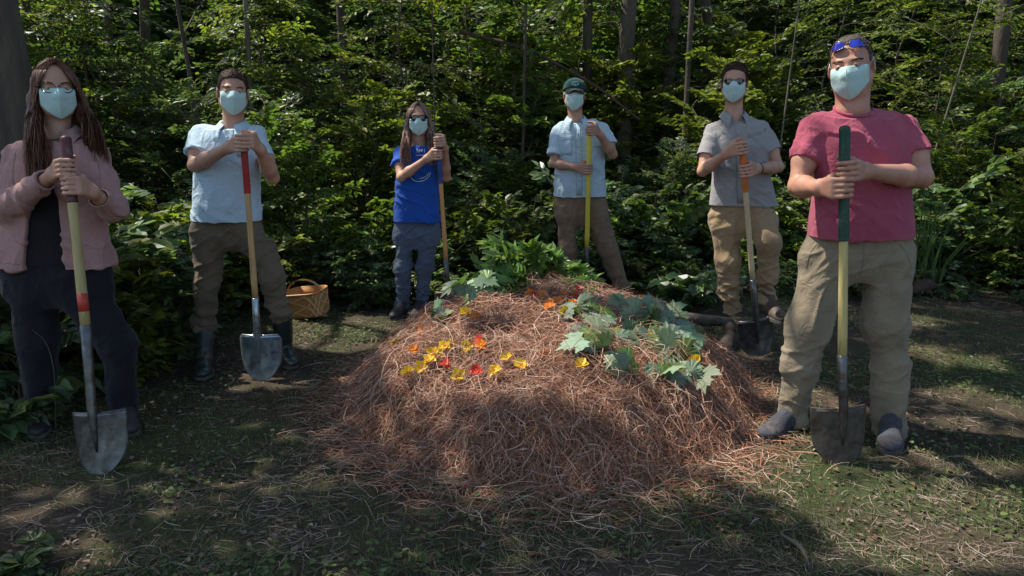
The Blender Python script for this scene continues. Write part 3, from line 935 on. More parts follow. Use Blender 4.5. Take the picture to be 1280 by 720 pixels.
    for i, f in enumerate(spec['feet']):
        hem = legs[i][0][-1]; z0 = f.get('z', 0.0)
        if 'base' in f: hem = G(*f['base'])
        fd = np.array(f['toe'], float) - hem; fd[2] = 0; fd = nrm(fd); L_ = f.get('len', .29)
        heel = np.array([hem[0], hem[1], 0]) - fd * .048; toe = heel + fd * L_; heel[2] = z0; toe[2] = z0 + f.get('dz', 0)
        shoe(root, heel, toe, M[f['mat']], f.get('kind', 'shoe'), f.get('name', 'shoe'), f.get('w', .05), ankle=f.get('ankle'))
    return P
# ------------------------------------------------------------------ shovels
def wood_mat(name, c, c2): return surf(name, c, c2, rough=.5, nscale=9, stretch=(6, 6, .5), bump=.15, bscale=60, contrast=(.3, .7),
                                       spots=(12, (.56, .72), tuple(x * .45 for x in c), .6))
M['wood_yellow'] = wood_mat('yellow varnished ash', (.54, .43, .17), (.45, .34, .12))
M['wood_dull'] = wood_mat('dull varnished ash', (.42, .33, .14), (.34, .26, .10))
M['wood_lemon'] = surf('yellow fibreglass', (.66, .52, .07), (.58, .45, .06), rough=.45, nscale=8, spots=(14, (.55, .7), (.25, .2, .06), .5))
M['wood_tan'] = wood_mat('tan ash', (.50, .32, .14), (.40, .24, .10))
M['wood_orange'] = wood_mat('orange wood', (.56, .30, .11), (.46, .23, .08))
M['wood_pale'] = wood_mat('pale ash', (.56, .44, .26), (.46, .35, .20))
for nm, c in (('grip_green', (.012, .055, .035)), ('grip_red', (.34, .012, .010)), ('grip_blue', (.02, .05, .18)), ('grip_orange', (.62, .16, .02)), ('grip_maroon', (.10, .02, .02)), ('band_red', (.48, .05, .03))):
    M[nm] = surf(nm.replace('_', ' '), c, tuple(x * .7 for x in c), rough=.5, nscale=12, bump=.2, bscale=90, spots=(20, (.58, .72), (.2, .18, .15), .35))

def shovel(tip, top, label, hr=.017, bw=.245, bl=.29, wood='wood_yellow', grip=None, grip_len=.0, grip_from=0.0, sock=.24, blade='steel', face=(0, -1, 0), shoulder=.0, band=None, socket_mat=None, gr=1.12, group=None, dome=.0, letters=False):
    tip = np.asarray(tip, float); top = np.asarray(top, float); L = np.linalg.norm(top - tip); z = (top - tip) / L
    n = np.asarray(face, float); n = nrm(n - z * (n @ z)); x = np.cross(n, z) * -1.0
    if x[0] < 0: x = -x
    A = lambda a, b, c: tip + x * a + n * b + z * c
    root = empty('shovel', tip); tag(root, label, 'shovel', group)
    nu, nv = 20, 22; V = []
    def hw(v):
        a = bw / 2 * (1 - shoulder * max(0, 1 - v / .12) ** 2)
        if v > .42: a *= max(0.0, 1 - ((v - .42) / .58) ** 2.1) ** .62
        return max(a, .002) * (1 - .04 * math.sin(v * PI))
    G_ = []
    for j in range(nv + 1):
        v = j / nv; w = hw(v); row = []
        for i in range(nu + 1):
            u = -1 + 2 * i / nu; a = u * w
            b = -3.0 * a * a + .012 * math.exp(-(a / .016) ** 2) * max(0, 1 - v * 1.15) ** .7 + .03 * (v - .3) ** 2 + .006
            zz = bl * (1 - v) - shoulder * .05 * abs(u) ** 2 * max(0, 1 - v * 4)
            row.append((a, b + .0012 * math.sin(a * 60 + v * 9), zz))
        G_.append(row)
    Gp = np.array(G_).reshape(-1, 3)
    Vf = np.array([A(*p) for p in Gp]); Vb = np.array([A(p[0], p[1] - .0028, p[2]) for p in Gp])
    F = []; K = len(Vf); m = nu + 1
    for j in range(nv):
        for i in range(nu):
            a = j * m + i; F.append((a, a + 1, a + m + 1, a + m)); F.append((K + a, K + a + m, K + a + m + 1, K + a + 1))
    for j in range(nv):
        for a, b in ((j * m, (j + 1) * m), ((j + 1) * m + nu, j * m + nu)): F.append((a, b, K + b, K + a))
    for i in range(nu): F.append((i + 1, i, K + i, K + i + 1)); a = nv * m + i; F.append((a, a + 1, K + a + 1, K + a))
    mb = MB(); mb.add(np.vstack([Vf, Vb]), F)
    bo = mb.build('blade', [M[blade]], root)
    st = MB()
    for sx in (-1, 1):
        P = [A(sx * u, -3.0 * u * u - .002 - .006 * k, bl - shoulder * .05 * (u / (bw / 2)) ** 2 + .001) for k, u in enumerate(np.linspace(.022, bw / 2 - .004, 7) * (1 - shoulder * .9))]
        P = [A(sx * u, -3.0 * u * u + .004, bl - shoulder * .05 * (u / (bw / 2)) ** 2 + .0015) for u in np.linspace(.020, bw / 2 * (1 - shoulder) - .004, 8)]
        add_tube(st, P, .0048, 6)
    st.build('step', [M[blade]], bo)
    s0 = bl * .42
    sk = MB()
    cs = [(bl * .40, .003, .004), (bl * .60, .006, .010), (bl * .85, .008, .016), (bl * 1.05, .007, .0195), (bl + sock * .5, .004, .0195), (bl + sock, .0, hr + .0032), (bl + sock + .004, 0, hr + .001)]
    P = [A(0, b + .010 * (1 if i < 4 else .5 if i < 5 else 0), c) for i, (c, b, r_) in enumerate(cs)]
    add_tube(sk, P, [c[2] for c in cs], 14)
    sk.build('socket', [M[socket_mat or (blade if blade != 'steel_earth' else 'steel')]], root)
    hd = MB()
    zt = L
    zs = np.linspace(bl + sock - .01, zt - (.004 if not dome else 0), 10)
    add_tube(hd, [A(0, 0, q) for q in zs], [hr * (1 + .05 * math.sin(i * 1.1)) for i in range(10)], 14)
    hd.build('handle', [M[wood]], root)
    if grip:
        g = MB(); z1 = zt - grip_from; z0 = z1 - grip_len; gg = hr * gr
        prof = [(z0, gg * .98), (z0 + .002, gg * 1.06), (z0 + .008, gg * 1.06), (z0 + .01, gg)] + [(lerp(z0 + .012, z1 - .018, t), gg * (1 + .02 * (k % 2))) for k, t in enumerate(np.linspace(0, 1, 14))] + [(z1 - .014, gg * 1.05), (z1 - .006, gg * 1.0), (z1 + .001, gg * .78), (z1 + .004, gg * .3)]
        add_tube(g, [A(0, 0, q) for q, r_ in prof], [r_ for q, r_ in prof], 16)
        g.build('grip', [M[grip]], root)
    if band:
        g = MB(); a, b, mt = band
        add_tube(g, [A(0, 0, a), A(0, 0, b)], hr * 1.07, 16); g.build('painted_band', [M[mt]], root)
    settle(root)
    return root

# ------------------------------------------------------------------ eyewear and headgear
def lens_shape(kind, n=20):
    th = np.linspace(0, 2 * PI, n, endpoint=False)
    if kind == 'aviator': return [(.026 * math.cos(t) * (1 + .05 * math.sin(t)) + (.0035 * math.sin(t)), .0205 * math.sin(t) * (1.0 if math.sin(t) < 0 else .82) - .001) for t in th]
    if kind == 'wrap': return [(.034 * abs(math.cos(t)) ** .7 * math.copysign(1, math.cos(t)), .020 * abs(math.sin(t)) ** .6 * math.copysign(1, math.sin(t))) for t in th]
    return [(.026 * abs(math.cos(t)) ** .85 * math.copysign(1, math.cos(t)), .020 * math.sin(t)) for t in th]

def glasses(T, s, root, kind='aviator', lens=None, frame=None, name='sunglasses', offset=(0, 0, 0), tilt=0.0, fr=.0014, label=None, clear=False):
    O, R = T; tl = rotm('X', tilt)
    def P(a, b, c):
        q = tl @ np.array([a, b + .098, c]) + np.array([0, -.098, 0]) + np.array(offset)
        return O + R @ (q * s)
    gr = MB(); cx = .0335; yy = lambda a: -.1055 + 3.6 * a * a + (6.0 * max(0, abs(a) - .045) ** 1.3)
    frm = None
    for sx in (-1, 1):
        pts = [(sx * (cx + a), b) for a, b in lens_shape(kind)]
        loop = [P(a, yy(a), b + .006) for a, b in pts]
        add_tube(gr, loop + [loop[0]], fr * s, 6, caps=False)
        arm = [P(sx * .058, yy(.058), .014), P(sx * .072, -.078, .014), P(sx * .081, -.03, .012), P(sx * .084, .012, .010), P(sx * .083, .030, -.004)]
        add_tube(gr, catmull(arm, 14), fr * 1.25 * s, 6)
    add_tube(gr, catmull([P(-.009, yy(.01) + .001, .013), P(0, -.1075, .015), P(.009, yy(.01) + .001, .013)], 7), fr * s, 6)
    f = gr.build(name, [frame or M['black_plastic']], root)
    if label: f['label'] = label
    if lens:
        for sx in (-1, 1):
            pts = [(sx * (cx + a), b) for a, b in lens_shape(kind)]; V = []; F = []
            rings = (1.0, .66, .33)
            for g in rings:
                for a, b in pts:
                    a2 = sx * cx + (a - sx * cx) * g; V.append(P(a2, yy(a2) - .0012 * (1 - g * g) - .0006, b * g + .006))
            V.append(P(sx * cx, yy(cx) - .0018, .006)); n = len(pts)
            for k in range(2):
                for j in range(n): F.append((k * n + j, k * n + (j + 1) % n, (k + 1) * n + (j + 1) % n, (k + 1) * n + j))
            mb = MB(); mb.add(V, F); mb.F.append((np.array([(2 * n + j, 2 * n + (j + 1) % n, 3 * n) for j in range(n)]), 0))
            mb.build('lens', [lens], f)
    return f

def cap_hat(T, s, root, mat):
    O, R = T
    fl = Field(O - .17 * s, O + .18 * s, .0035)
    fl.ell(O + R @ (np.array([0, .012, .040]) * s), np.array([.091, .108, .094]) * s, R, 0)
    fl.put(local_fn(T, s, lambda a, b, c: (.040 - .08 * (b + .02)) - c), O - .2, O + .2, 0, 'and', m=.1)
    mb = field_mb(fl, lambda V: -.0012 * np.exp(-((((V - O) @ R)[:, 0]) / .002) ** 2) + snoise(V, 30, 2) * .0008)
    crown = mb.build('cap', [mat], root)
    n = 15; V = []
    for j in range(7):
        v = j / 6
        for i in range(n):
            u = -1 + 2 * i / (n - 1); a = u * .075 * (1 - .22 * v ** 2); y0 = -.094 + .048 * u * u; y = y0 - .062 * v * math.sqrt(max(0, 1 - .75 * u * u)); z = .042 - .018 * v - .022 * u * u
            V.append(O + R @ (np.array([a, y, z]) * s))
    V = np.array(V); K = len(V); V = np.vstack([V, V - R @ np.array([0, 0, .004]) * s]); F = []
    for j in range(6):
        for i in range(n - 1): a = j * n + i; F.append((a, a + 1, a + n + 1, a + n)); F.append((K + a, K + a + n, K + a + n + 1, K + a + 1))
    for i in range(n - 1): a = 6 * n + i; F.append((a, a + 1, K + a + 1, K + a))
    for j in range(6):
        a = j * n; F.append((a, a + n, K + a + n, K + a)); a = j * n + n - 1; F.append((a + n, a, K + a, K + a + n))
    br = MB(); br.add(V, F); br.build('visor', [mat], crown)
    lg = MB(); bv = mb.bvh()
    def on(a, c):
        o = O + R @ (np.array([a, -.3, c]) * s); d = R @ np.array([0, 1.0, 0]); h, nn, _, _ = bv.ray_cast(Vector(o), Vector(d)); return np.array(h) - d * .002
    c0 = .078
    ring = [on(.026 * math.cos(t), c0 + .016 * math.sin(t)) for t in np.linspace(.6, 2 * PI + .1, 26)]; add_tube(lg, ring, .0021 * s, 6)
    ring = [on(.014 * math.cos(t) + .003, c0 + .007 * math.sin(t)) for t in np.linspace(.2, PI * 1.6, 18)]; add_tube(lg, ring, .0018 * s, 6)
    lg.build('emblem', [M['mask']], crown)
    return crown

# ------------------------------------------------------------------ clothing colours
M['tee_red'] = cloth_mat('faded red jersey', (.36, .08, .115), (.30, .06, .095))
M['khaki'] = cloth_mat('khaki canvas', (.245, .195, .13), (.20, .16, .105), spots=(5, (.52, .72), (.16, .12, .08), .6))
M['polo'] = cloth_mat('pale blue pique', (.45, .56, .61), (.41, .52, .58), bs=500)
M['olive'] = cloth_mat('dark olive brown canvas', (.15, .115, .075), (.12, .09, .06), spots=(5, (.52, .72), (.09, .065, .045), .6))
M['tee_blue'] = cloth_mat('royal blue jersey', (.018, .085, .38), (.014, .07, .32))
M['denim'] = cloth_mat('blue grey denim', (.10, .125, .165), (.07, .09, .13), bs=500, spots=(5, (.5, .7), (.16, .19, .24), .5))
M['shirt_ice'] = cloth_mat('ice blue shirting', (.42, .53, .58), (.385, .49, .545))
M['brown'] = cloth_mat('brown canvas', (.20, .135, .085), (.165, .11, .07))
M['shirt_grey'] = cloth_mat('warm grey shirting', (.30, .285, .27), (.265, .25, .24))
M['tan'] = cloth_mat('tan canvas', (.33, .23, .125), (.28, .19, .10), spots=(5, (.52, .72), (.26, .17, .10), .6))
M['pink'] = cloth_mat('dusty pink twill', (.39, .22, .195), (.34, .19, .17))
M['black_top'] = cloth_mat('black jersey', (.014, .012, .014))
M['black_jeans'] = cloth_mat('black denim', (.016, .015, .019), (.012, .011, .014))
M['cap_green'] = cloth_mat('dark teal cap', (.012, .055, .055), (.01, .045, .045))
M['print'] = surf('white screen print', (.62, .68, .74), rough=.8)
M['seam'] = {}
def seam_of(k):
    if k not in M['seam']:
        c = M[k].node_tree
        for n in c.nodes:
            if n.type == 'MIX': col = tuple(x * .75 for x in n.inputs[6].default_value[:3]); break
        M['seam'][k] = surf(k + ' seam', col, rough=.9)
    return M['seam'][k]

def sewn(P, what, mk, quads=(), lines=(), wpx=1.0, off=.0028, bvh=None, parent=None):
    for q in quads:
        mb = MB()
        if decal_grid(mb, bvh or P.bvh, q, 6, 6, off): mb.build(what, [mk], parent or P.shirt)
    for l in lines:
        mb = MB(); decal_line(mb, bvh or P.bvh, l, wpx, off)
        if mb.n: mb.build(what, [mk], parent or P.shirt)

def buttons(P, pts, rpx, mat):
    for i, (x, y) in enumerate(pts):
        d = ray(x, y); h, n, _, _ = P.bvh.ray_cast(Vector(CAM), Vector(d))
        if h is None: continue
        h = np.array(h); n = np.array(n); r = rpx * mpp(h)
        mb = MB(); add_tube(mb, [h + n * .001, h + n * .0052, h + n * .006], [r, r, r * .6], 10); mb.build('button', [mat], P.shirt)

def foot(ax_, ay, bx, by, z=0.0):
    return G(ax_, ay, z), G(bx, by, z)

# ------------------------------------------------------------------ the six people
def leg(*pts): return list(pts)

# man in the red T-shirt
Y = 3.38
tipR = G(1052, 579) + [0, 0, -.02]
topR = W(1056, 158, 3.02)
spec = dict(Y=Y, label='man in faded red T-shirt with blue sunglasses pushed up on his head', skin='skin_ruddy', res=.0040,
    head=(1064, 84, .02), turn=(.10, -.56, -.12), hs=1.10, neck=(1067, 134), nr=.067, neckhole=.076,
    torso=[(296, 1010, 1141, .150), (275, 1012, 1140, .155), (250, 1016, 1137, .150), (225, 1019, 1136, .145), (200, 1018, 1137, .140), (180, 1017, 1138, .130), (163, 1020, 1134, .115), (148, 1030, 1116, .09)],
    arms=[dict(sh=(1016, 163, .02), el=(997, 233, -.06), hand=(1054, 233, -.3), r=(.056, .050, .050, .030), slr=(.070, .068), sleeve=.55, side=(-1, .25, 0)),
          dict(sh=(1131, 160, .02), el=(1153, 222, -.08), hand=(1054, 213, -.3), r=(.060, .055, .052, .031), slr=(.076, .076), sleeve=.55, side=(1, .2, 0), thumb=1)],
    shovel=dict(top=(1056, 158, 3.02 - Y), tip=tipR, r=.0205), hands=1.10, trap=.060,
    shirt='tee_red', shirt_name='t_shirt', wrinkle=0.0083, seed=3,
    pelvis=[(286, 1011, 1140, .135), (305, 1006, 1143, .145), (322, 1005, 1143, .145), (334, 1008, 1140, .138)], trousers='khaki', twr=0.0128,
    legs=[[(1037, 328, 0, 31), (1011, 405, -.02, 26.5), (1000, 452, -.03, 22), (989, 530, 0, 19.5)], [(1110, 328, 0, 32), (1108, 405, -.03, 27.5), (1114, 460, -.04, 23), (1111, 545, -.08, 20.5)]], pile=.7,
    feet=[dict(toe=G(954, 553), mat='suede', w=.052, len=.31), dict(toe=G(1112, 588), mat='suede', w=.052, len=.31)])
R_ = make_person(spec)
glasses(R_.T, 1.10, R_.root, 'aviator', M['lens_blue'], None, 'sunglasses', (0, .022, .083), -.55, label='sunglasses with blue mirrored lenses pushed up on the hair')
hair_cap(R_.T, 1.10, R_.root, M['hair_short_grey'], [(-.12, .13), (-.085, .098), (-.06, .078), (-.035, .060), (-.015, .010), (.0, .004), (.03, .0), (.05, -.035), (.1, -.07)], thick=.0025, strands=2400, length=.008, lift=.4, seed=4)
ring_collar(R_.neck + [0, .004, -.012], .078, .068, M['tee_red'], R_.shirt, .42, .0075)
sewn(R_, 'trouser_seams', seam_of('khaki'), lines=[[(1080, 300), (1079, 325), (1075, 345)], [(1124, 304), (1134, 318), (1139, 335)], [(1022, 304), (1012, 318), (1008, 335)]], wpx=.9, bvh=R_.tbvh, parent=R_.tr)
settle(R_.root)
shovel(tipR, topR, 'round-point shovel with green grip and yellow shaft held by the man in red', hr=.0185, bw=.245, bl=.265, wood='wood_yellow', grip='grip_green', grip_len=.46, blade='steel_earth', sock=.235, face=(0, -1, .1), gr=1.15, shoulder=.02)

# man in the pale polo shirt, rubber boots
Y = 4.42
tip2 = G(327, 474) + [0, 0, -.01]
top2 = W(304, 172, 4.08)
spec = dict(Y=Y, label='man in pale blue polo shirt and tall dark rubber boots', skin='skin_fair', res=.0045,
    head=(291, 116, 0), turn=(.02, .38, .03), hs=1.02, neck=(291, 158), nr=.057, neckhole=.068,
    torso=[(276, 241, 327, .135), (255, 243, 325, .14), (230, 244, 325, .135), (205, 245, 326, .13), (185, 246, 327, .12), (170, 250, 322, .105), (162, 258, 314, .085)],
    arms=[dict(sh=(250, 169, .02), el=(243, 207, -.12), hand=(304, 180, -.3), r=(.052, .044, .045, .029), slr=(.066, .066), sleeve=.62, side=(-1, .1, -.2)),
          dict(sh=(320, 168, .02), el=(341, 222, -.10), hand=(304, 176, -.32), r=(.053, .046, .047, .030), slr=(.064, .062), sleeve=.58, side=(1, .1, -.2), cover=.010)],
    shovel=dict(top=(304, 172, 4.08 - Y), tip=tip2, r=.018), hands=1.05,
    shirt='polo', shirt_name='polo_shirt', wrinkle=0.0065, seed=8,
    pelvis=[(268, 244, 325, .12), (285, 241, 340, .13), (302, 241, 341, .125)], trousers='olive', twr=0.0135, pile=1.5,
    legs=[[(262, 292, 0, 21), (259, 350, -.01, 17), (255, 411, 0, 16)], [(321, 296, 0, 21), (342, 350, -.03, 16), (353, 400, 0, 12.5)]],
    feet=[dict(toe=G(253, 478), mat='rubber', kind='wellington', name='rubber_boot', w=.054, base=(256, 461), ankle=W(255, 408, Y) + [0, .01, 0]), dict(toe=G(373, 469), mat='rubber', kind='wellington', name='rubber_boot', w=.054, base=(355, 449), ankle=W(352, 398, Y) + [0, .01, 0])])
P2 = make_person(spec)
hair_cap(P2.T, 1.02, P2.root, M['hair_dark'], [(-.12, .115), (-.09, .083), (-.07, .074), (-.045, .060), (-.02, .010), (.0, .0), (.03, -.005), (.05, -.045), (.1, -.075)], thick=.008, strands=2200, length=.015, lift=.5, seed=6)
collar(P2.neck + [0, .004, -.006], .064, M['polo'], P2.shirt, tip=.05, gap=.42)
sewn(P2, 'placket', seam_of('polo'), quads=[[(293, 168), (301, 168), (304, 196), (297, 196)]], off=.003)
sewn(P2, 'sleeve_rib', seam_of('polo'), lines=[[(232, 187), (243, 190), (255, 190)], [(326, 199), (337, 201), (347, 200)]], wpx=1.4)
for f in [o for o in P2.root.children if o.name.startswith('rubber_boot')]: pass
settle(P2.root)
shovel(tip2, top2, 'round-point shovel with clean bluish blade and red upper shaft below clasped hands', hr=.0165, bw=.25, bl=.275, wood='wood_tan', grip='grip_red', grip_len=.30, blade='steel_clean', sock=.22, shoulder=.12, gr=1.1)

# woman in the blue T-shirt
Y = 5.70
tip3 = G(563, 402) + [0, 0, -.02]
top3 = W(547, 170, 5.42)
spec = dict(Y=Y, label='woman with long greying hair in a royal blue T-shirt and jeans behind the mound', skin='skin_fair', res=.0055,
    head=(523, 149, 0), turn=(.0, .12, .0), hs=.97, neck=(523, 183), nr=.050, neckhole=.062,
    torso=[(277, 491, 551, .125), (262, 492, 550, .125), (245, 494, 549, .12), (225, 496, 549, .12), (205, 497, 549, .12), (192, 498, 548, .11), (184, 503, 544, .085)],
    arms=[dict(sh=(499, 190, .01), el=(501, 222, -.16), hand=(549, 193, -.28), r=(.042, .037, .037, .023), slr=(.056, .060), sleeve=.52, side=(-.9, .1, -.4)),
          dict(sh=(545, 190, .01), el=(558, 222, -.06), hand=(548, 177, -.28), r=(.042, .037, .037, .023), slr=(.056, .058), sleeve=.5, side=(1, .15, 0))],
    shovel=dict(top=(547, 170, 5.42 - Y), tip=tip3, r=.0185), hands=.98,
    shirt='tee_blue', shirt_name='t_shirt', wrinkle=0.0081, seed=13,
    pelvis=[(268, 493, 549, .11), (285, 490, 550, .12), (300, 491, 550, .115)], trousers='denim', twr=0.0105,
    legs=[[(506, 290, 0, 13), (504, 335, -.01, 10.5), (503, 386, 0, 9.4)], [(536, 290, 0, 13), (532, 335, -.01, 10.5), (527, 386, .02, 9.2)]],
    feet=[dict(toe=G(487, 404), mat='black_shoe', w=.043, len=.25), dict(toe=G(521, 398), mat='black_shoe', w=.043, len=.25)])
P3 = make_person(spec)
hair_long(P3.T, .97, P3.root, M['hair_grey'], drop=.33, spread=1.0, wave=.006, strands=2300, seed=5, roots=(1.0, .93, .9))
glasses(P3.T, .97, P3.root, 'wrap', M['lens_dark'], None, fr=.0028)
ring_collar(P3.neck + [0, .004, -.010], .064, .056, M['tee_blue'], P3.shirt, .42, .006)
sewn(P3, 'shirt_print', M['print'], lines=[[(521.5, 191), (521.5, 186)], [(524, 191), (524, 186), (527.6, 191), (527.6, 186)], [(520, 194), (531, 194)], [(530.5, 191), (530.5, 186)], [(538, 216), (536, 221), (531, 225), (524, 227), (517, 225.5), (513, 221)], [(536, 216), (534, 219.5), (530, 222), (524, 223.5)]], wpx=.9)
settle(P3.root)
shovel(tip3, top3, 'narrow shovel with dark blue grip and orange-brown shaft held by the woman in blue', hr=.0165, bw=.22, bl=.25, wood='wood_orange', grip='grip_blue', grip_len=.34, blade='steel', sock=.26, gr=1.12)

# man in the cap
Y = 6.05
tip4 = G(732, 381) + [0, 0, -.02]
top4 = W(737, 157, 5.78)
spec = dict(Y=Y, label='man in a dark green cap, ice blue button shirt and brown trousers behind the mound', skin='skin_tan', res=.0055,
    head=(718, 119, 0), turn=(-.06, -.04, .02), hs=1.0, neck=(720, 151), nr=.056, neckhole=.066, brow=False,
    torso=[(246, 692, 759, .13), (230, 692, 757, .135), (210, 694, 755, .13), (190, 694, 757, .13), (172, 694, 759, .12), (160, 698, 756, .10), (154, 705, 747, .085)],
    arms=[dict(sh=(699, 163, .01), el=(692, 204, -.10), hand=(737, 213, -.28), r=(.050, .042, .043, .027), slr=(.062, .066), sleeve=.78, side=(-1, .1, 0)),
          dict(sh=(754, 161, .01), el=(766, 193, -.10), hand=(737, 163, -.30), r=(.050, .044, .044, .028), slr=(.062, .064), sleeve=.66, side=(1, .1, -.3))],
    shovel=dict(top=(737, 157, 5.78 - Y), tip=tip4, r=.020), hands=1.05,
    shirt='shirt_ice', wrinkle=0.0075, seed=21,
    pelvis=[(242, 695, 757, .12), (255, 693, 757, .125), (272, 693, 758, .12)], trousers='brown', twr=0.0120,
    legs=[[(709, 262, 0, 15), (710, 310, -.01, 12.2), (709, 366, 0, 10.8)], [(742, 262, 0, 15.5), (761, 312, -.02, 13), (778, 362, 0, 12)]],
    feet=[dict(toe=G(704, 392), mat='leather', kind='boot', name='boot', w=.052), dict(toe=G(791, 387), mat='leather', kind='boot', name='boot', w=.052)])
P4 = make_person(spec)
cap_hat(P4.T, 1.02, P4.root, M['cap_green'])
hair_cap(P4.T, 1.0, P4.root, M['hair_dark'], [(-.12, .12), (-.05, .06), (-.02, .020), (.0, .005), (.03, -.0), (.05, -.045), (.1, -.075)], thick=.005, strands=700, length=.014, seed=9)
collar(P4.neck + [0, .004, -.004], .064, M['shirt_ice'], P4.shirt, tip=.06, gap=.5)
sewn(P4, 'pocket', M['shirt_ice'], quads=[[(698, 173), (715, 173), (715, 193), (699, 193)]], off=.0035)
sewn(P4, 'pocket_flap', M['shirt_ice'], quads=[[(697, 171), (716, 170), (717, 174), (697, 176)]], off=.007)
sewn(P4, 'pocket', M['shirt_ice'], quads=[[(741, 166), (756, 168), (755, 184), (742, 184)]], off=.0035)
sewn(P4, 'placket', M['shirt_ice'], quads=[[(720, 156), (725, 156), (727, 244), (721, 244)]], off=.0032)
sewn(P4, 'seams', seam_of('shirt_ice'), lines=[[(698, 176.5), (706, 177.5), (717, 174.8)], [(698, 193.5), (715, 193.5)], [(719.6, 158), (720.5, 244)], [(727.5, 165), (727.6, 244)]], wpx=.6, off=.0045)
buttons(P4, [(722.5, 168), (723, 184), (723.5, 198), (724, 226)], 1.1, M['button'])
settle(P4.root)
shovel(tip4, top4, 'shovel with bright yellow shaft held by the man in the cap', hr=.019, bw=.22, bl=.25, wood='wood_lemon', blade='steel', sock=.28)

# young man in the grey shirt, one boot on the blade
Y = 4.82
tip5 = G(949, 444) + [0, 0, -.02]
top5 = W(927, 176, 4.50)
bladeR = W(962, 402, 4.66)
spec = dict(Y=Y, label='young man in dark aviators and a grey button shirt resting one boot on his shovel', skin='skin_fair', res=.0048,
    head=(918, 104, 0), turn=(.0, -.31, .0), hs=.98, neck=(918, 146), nr=.053, neckhole=.064, eyes=False,
    torso=[(257, 886, 972, .125), (240, 888, 968, .125), (220, 890, 963, .12), (200, 891, 961, .12), (180, 891, 962, .12), (166, 893, 958, .105), (156, 901, 946, .085)],
    arms=[dict(sh=(890, 164, .02), el=(878, 214, -.10), hand=(927, 184, -.3), r=(.046, .039, .040, .026), slr=(.060, .066), sleeve=.66, side=(-1, .1, -.3)),
          dict(sh=(953, 161, .02), el=(973, 209, -.06), hand=(932, 212, -.28), r=(.046, .040, .041, .026), slr=(.060, .066), sleeve=.60, side=(1, .1, 0))],
    shovel=dict(top=(927, 176, 4.50 - Y), tip=tip5, r=.019), hands=1.04,
    shirt='shirt_grey', wrinkle=0.0065, seed=31,
    pelvis=[(250, 889, 966, .115), (266, 887, 973, .12), (284, 889, 972, .12)], trousers='tan', twr=0.0120, pile=1.3,
    legs=[[(905, 272, 0, 19), (909, 325, -.02, 14.5), (911, 362, -.01, 12.5), (917, 390, 0, 11.5)], [(952, 270, -.03, 20), (961, 303, -.17, 16), (960, 345, -.12, 12.5), (956, 379, -.08, 10)]],
    feet=[dict(toe=G(910, 436), mat='leather', kind='boot', name='boot', w=.052), dict(toe=W(986, 408, 4.50), z=.235, dz=-.015, mat='leather', kind='boot', name='boot', w=.052)])
P5 = make_person(spec)
hair_cap(P5.T, .98, P5.root, M['hair_dark'], [(-.12, .115), (-.09, .086), (-.07, .076), (-.045, .060), (-.02, .010), (.0, -.005), (.03, -.01), (.05, -.045), (.1, -.08)], thick=.010, strands=2600, length=.018, lift=.45, seed=12)
glasses(P5.T, .98, P5.root, 'aviator', M['lens_dark'], None, fr=.0013)
eb = Person(); 
collar(P5.neck + [0, .004, -.004], .060, M['shirt_grey'], P5.shirt, tip=.06, gap=.5)
sewn(P5, 'placket', M['shirt_grey'], quads=[[(920, 160), (926, 160), (929, 254), (922, 254)]], off=.003)
sewn(P5, 'seams', seam_of('shirt_grey'), lines=[[(919.6, 162), (921.5, 254)], [(935, 169), (950, 165), (958, 160)], [(935, 171), (950, 167.5), (958, 163)]], wpx=.7, off=.0050)
buttons(P5, [(923, 168), (926, 240)], 1.0, M['button'])
bl_ = MB(); 
P_ = P5.wr[1]; d_ = nrm(P_ - P5.arms[1][1]); u_ = nrm(np.cross(d_, [0, 0, 1.])); v_ = np.cross(d_, u_)
ringp = [P_ - d_ * .02 + (math.cos(t) * u_ + math.sin(t) * v_) * .031 for t in np.linspace(0, 2 * PI, 24)]
add_tube(bl_, ringp, .003, 6, caps=False); bl_.build('bracelet', [M['black_plastic']], P5.root)
settle(P5.root)
shovel(tip5, top5, 'shovel with orange grip and pale shaft held by the man in grey', hr=.0168, bw=.24, bl=.26, wood='wood_pale', grip='grip_orange', grip_len=.31, blade='steel', sock=.27, gr=1.1, shoulder=.1)

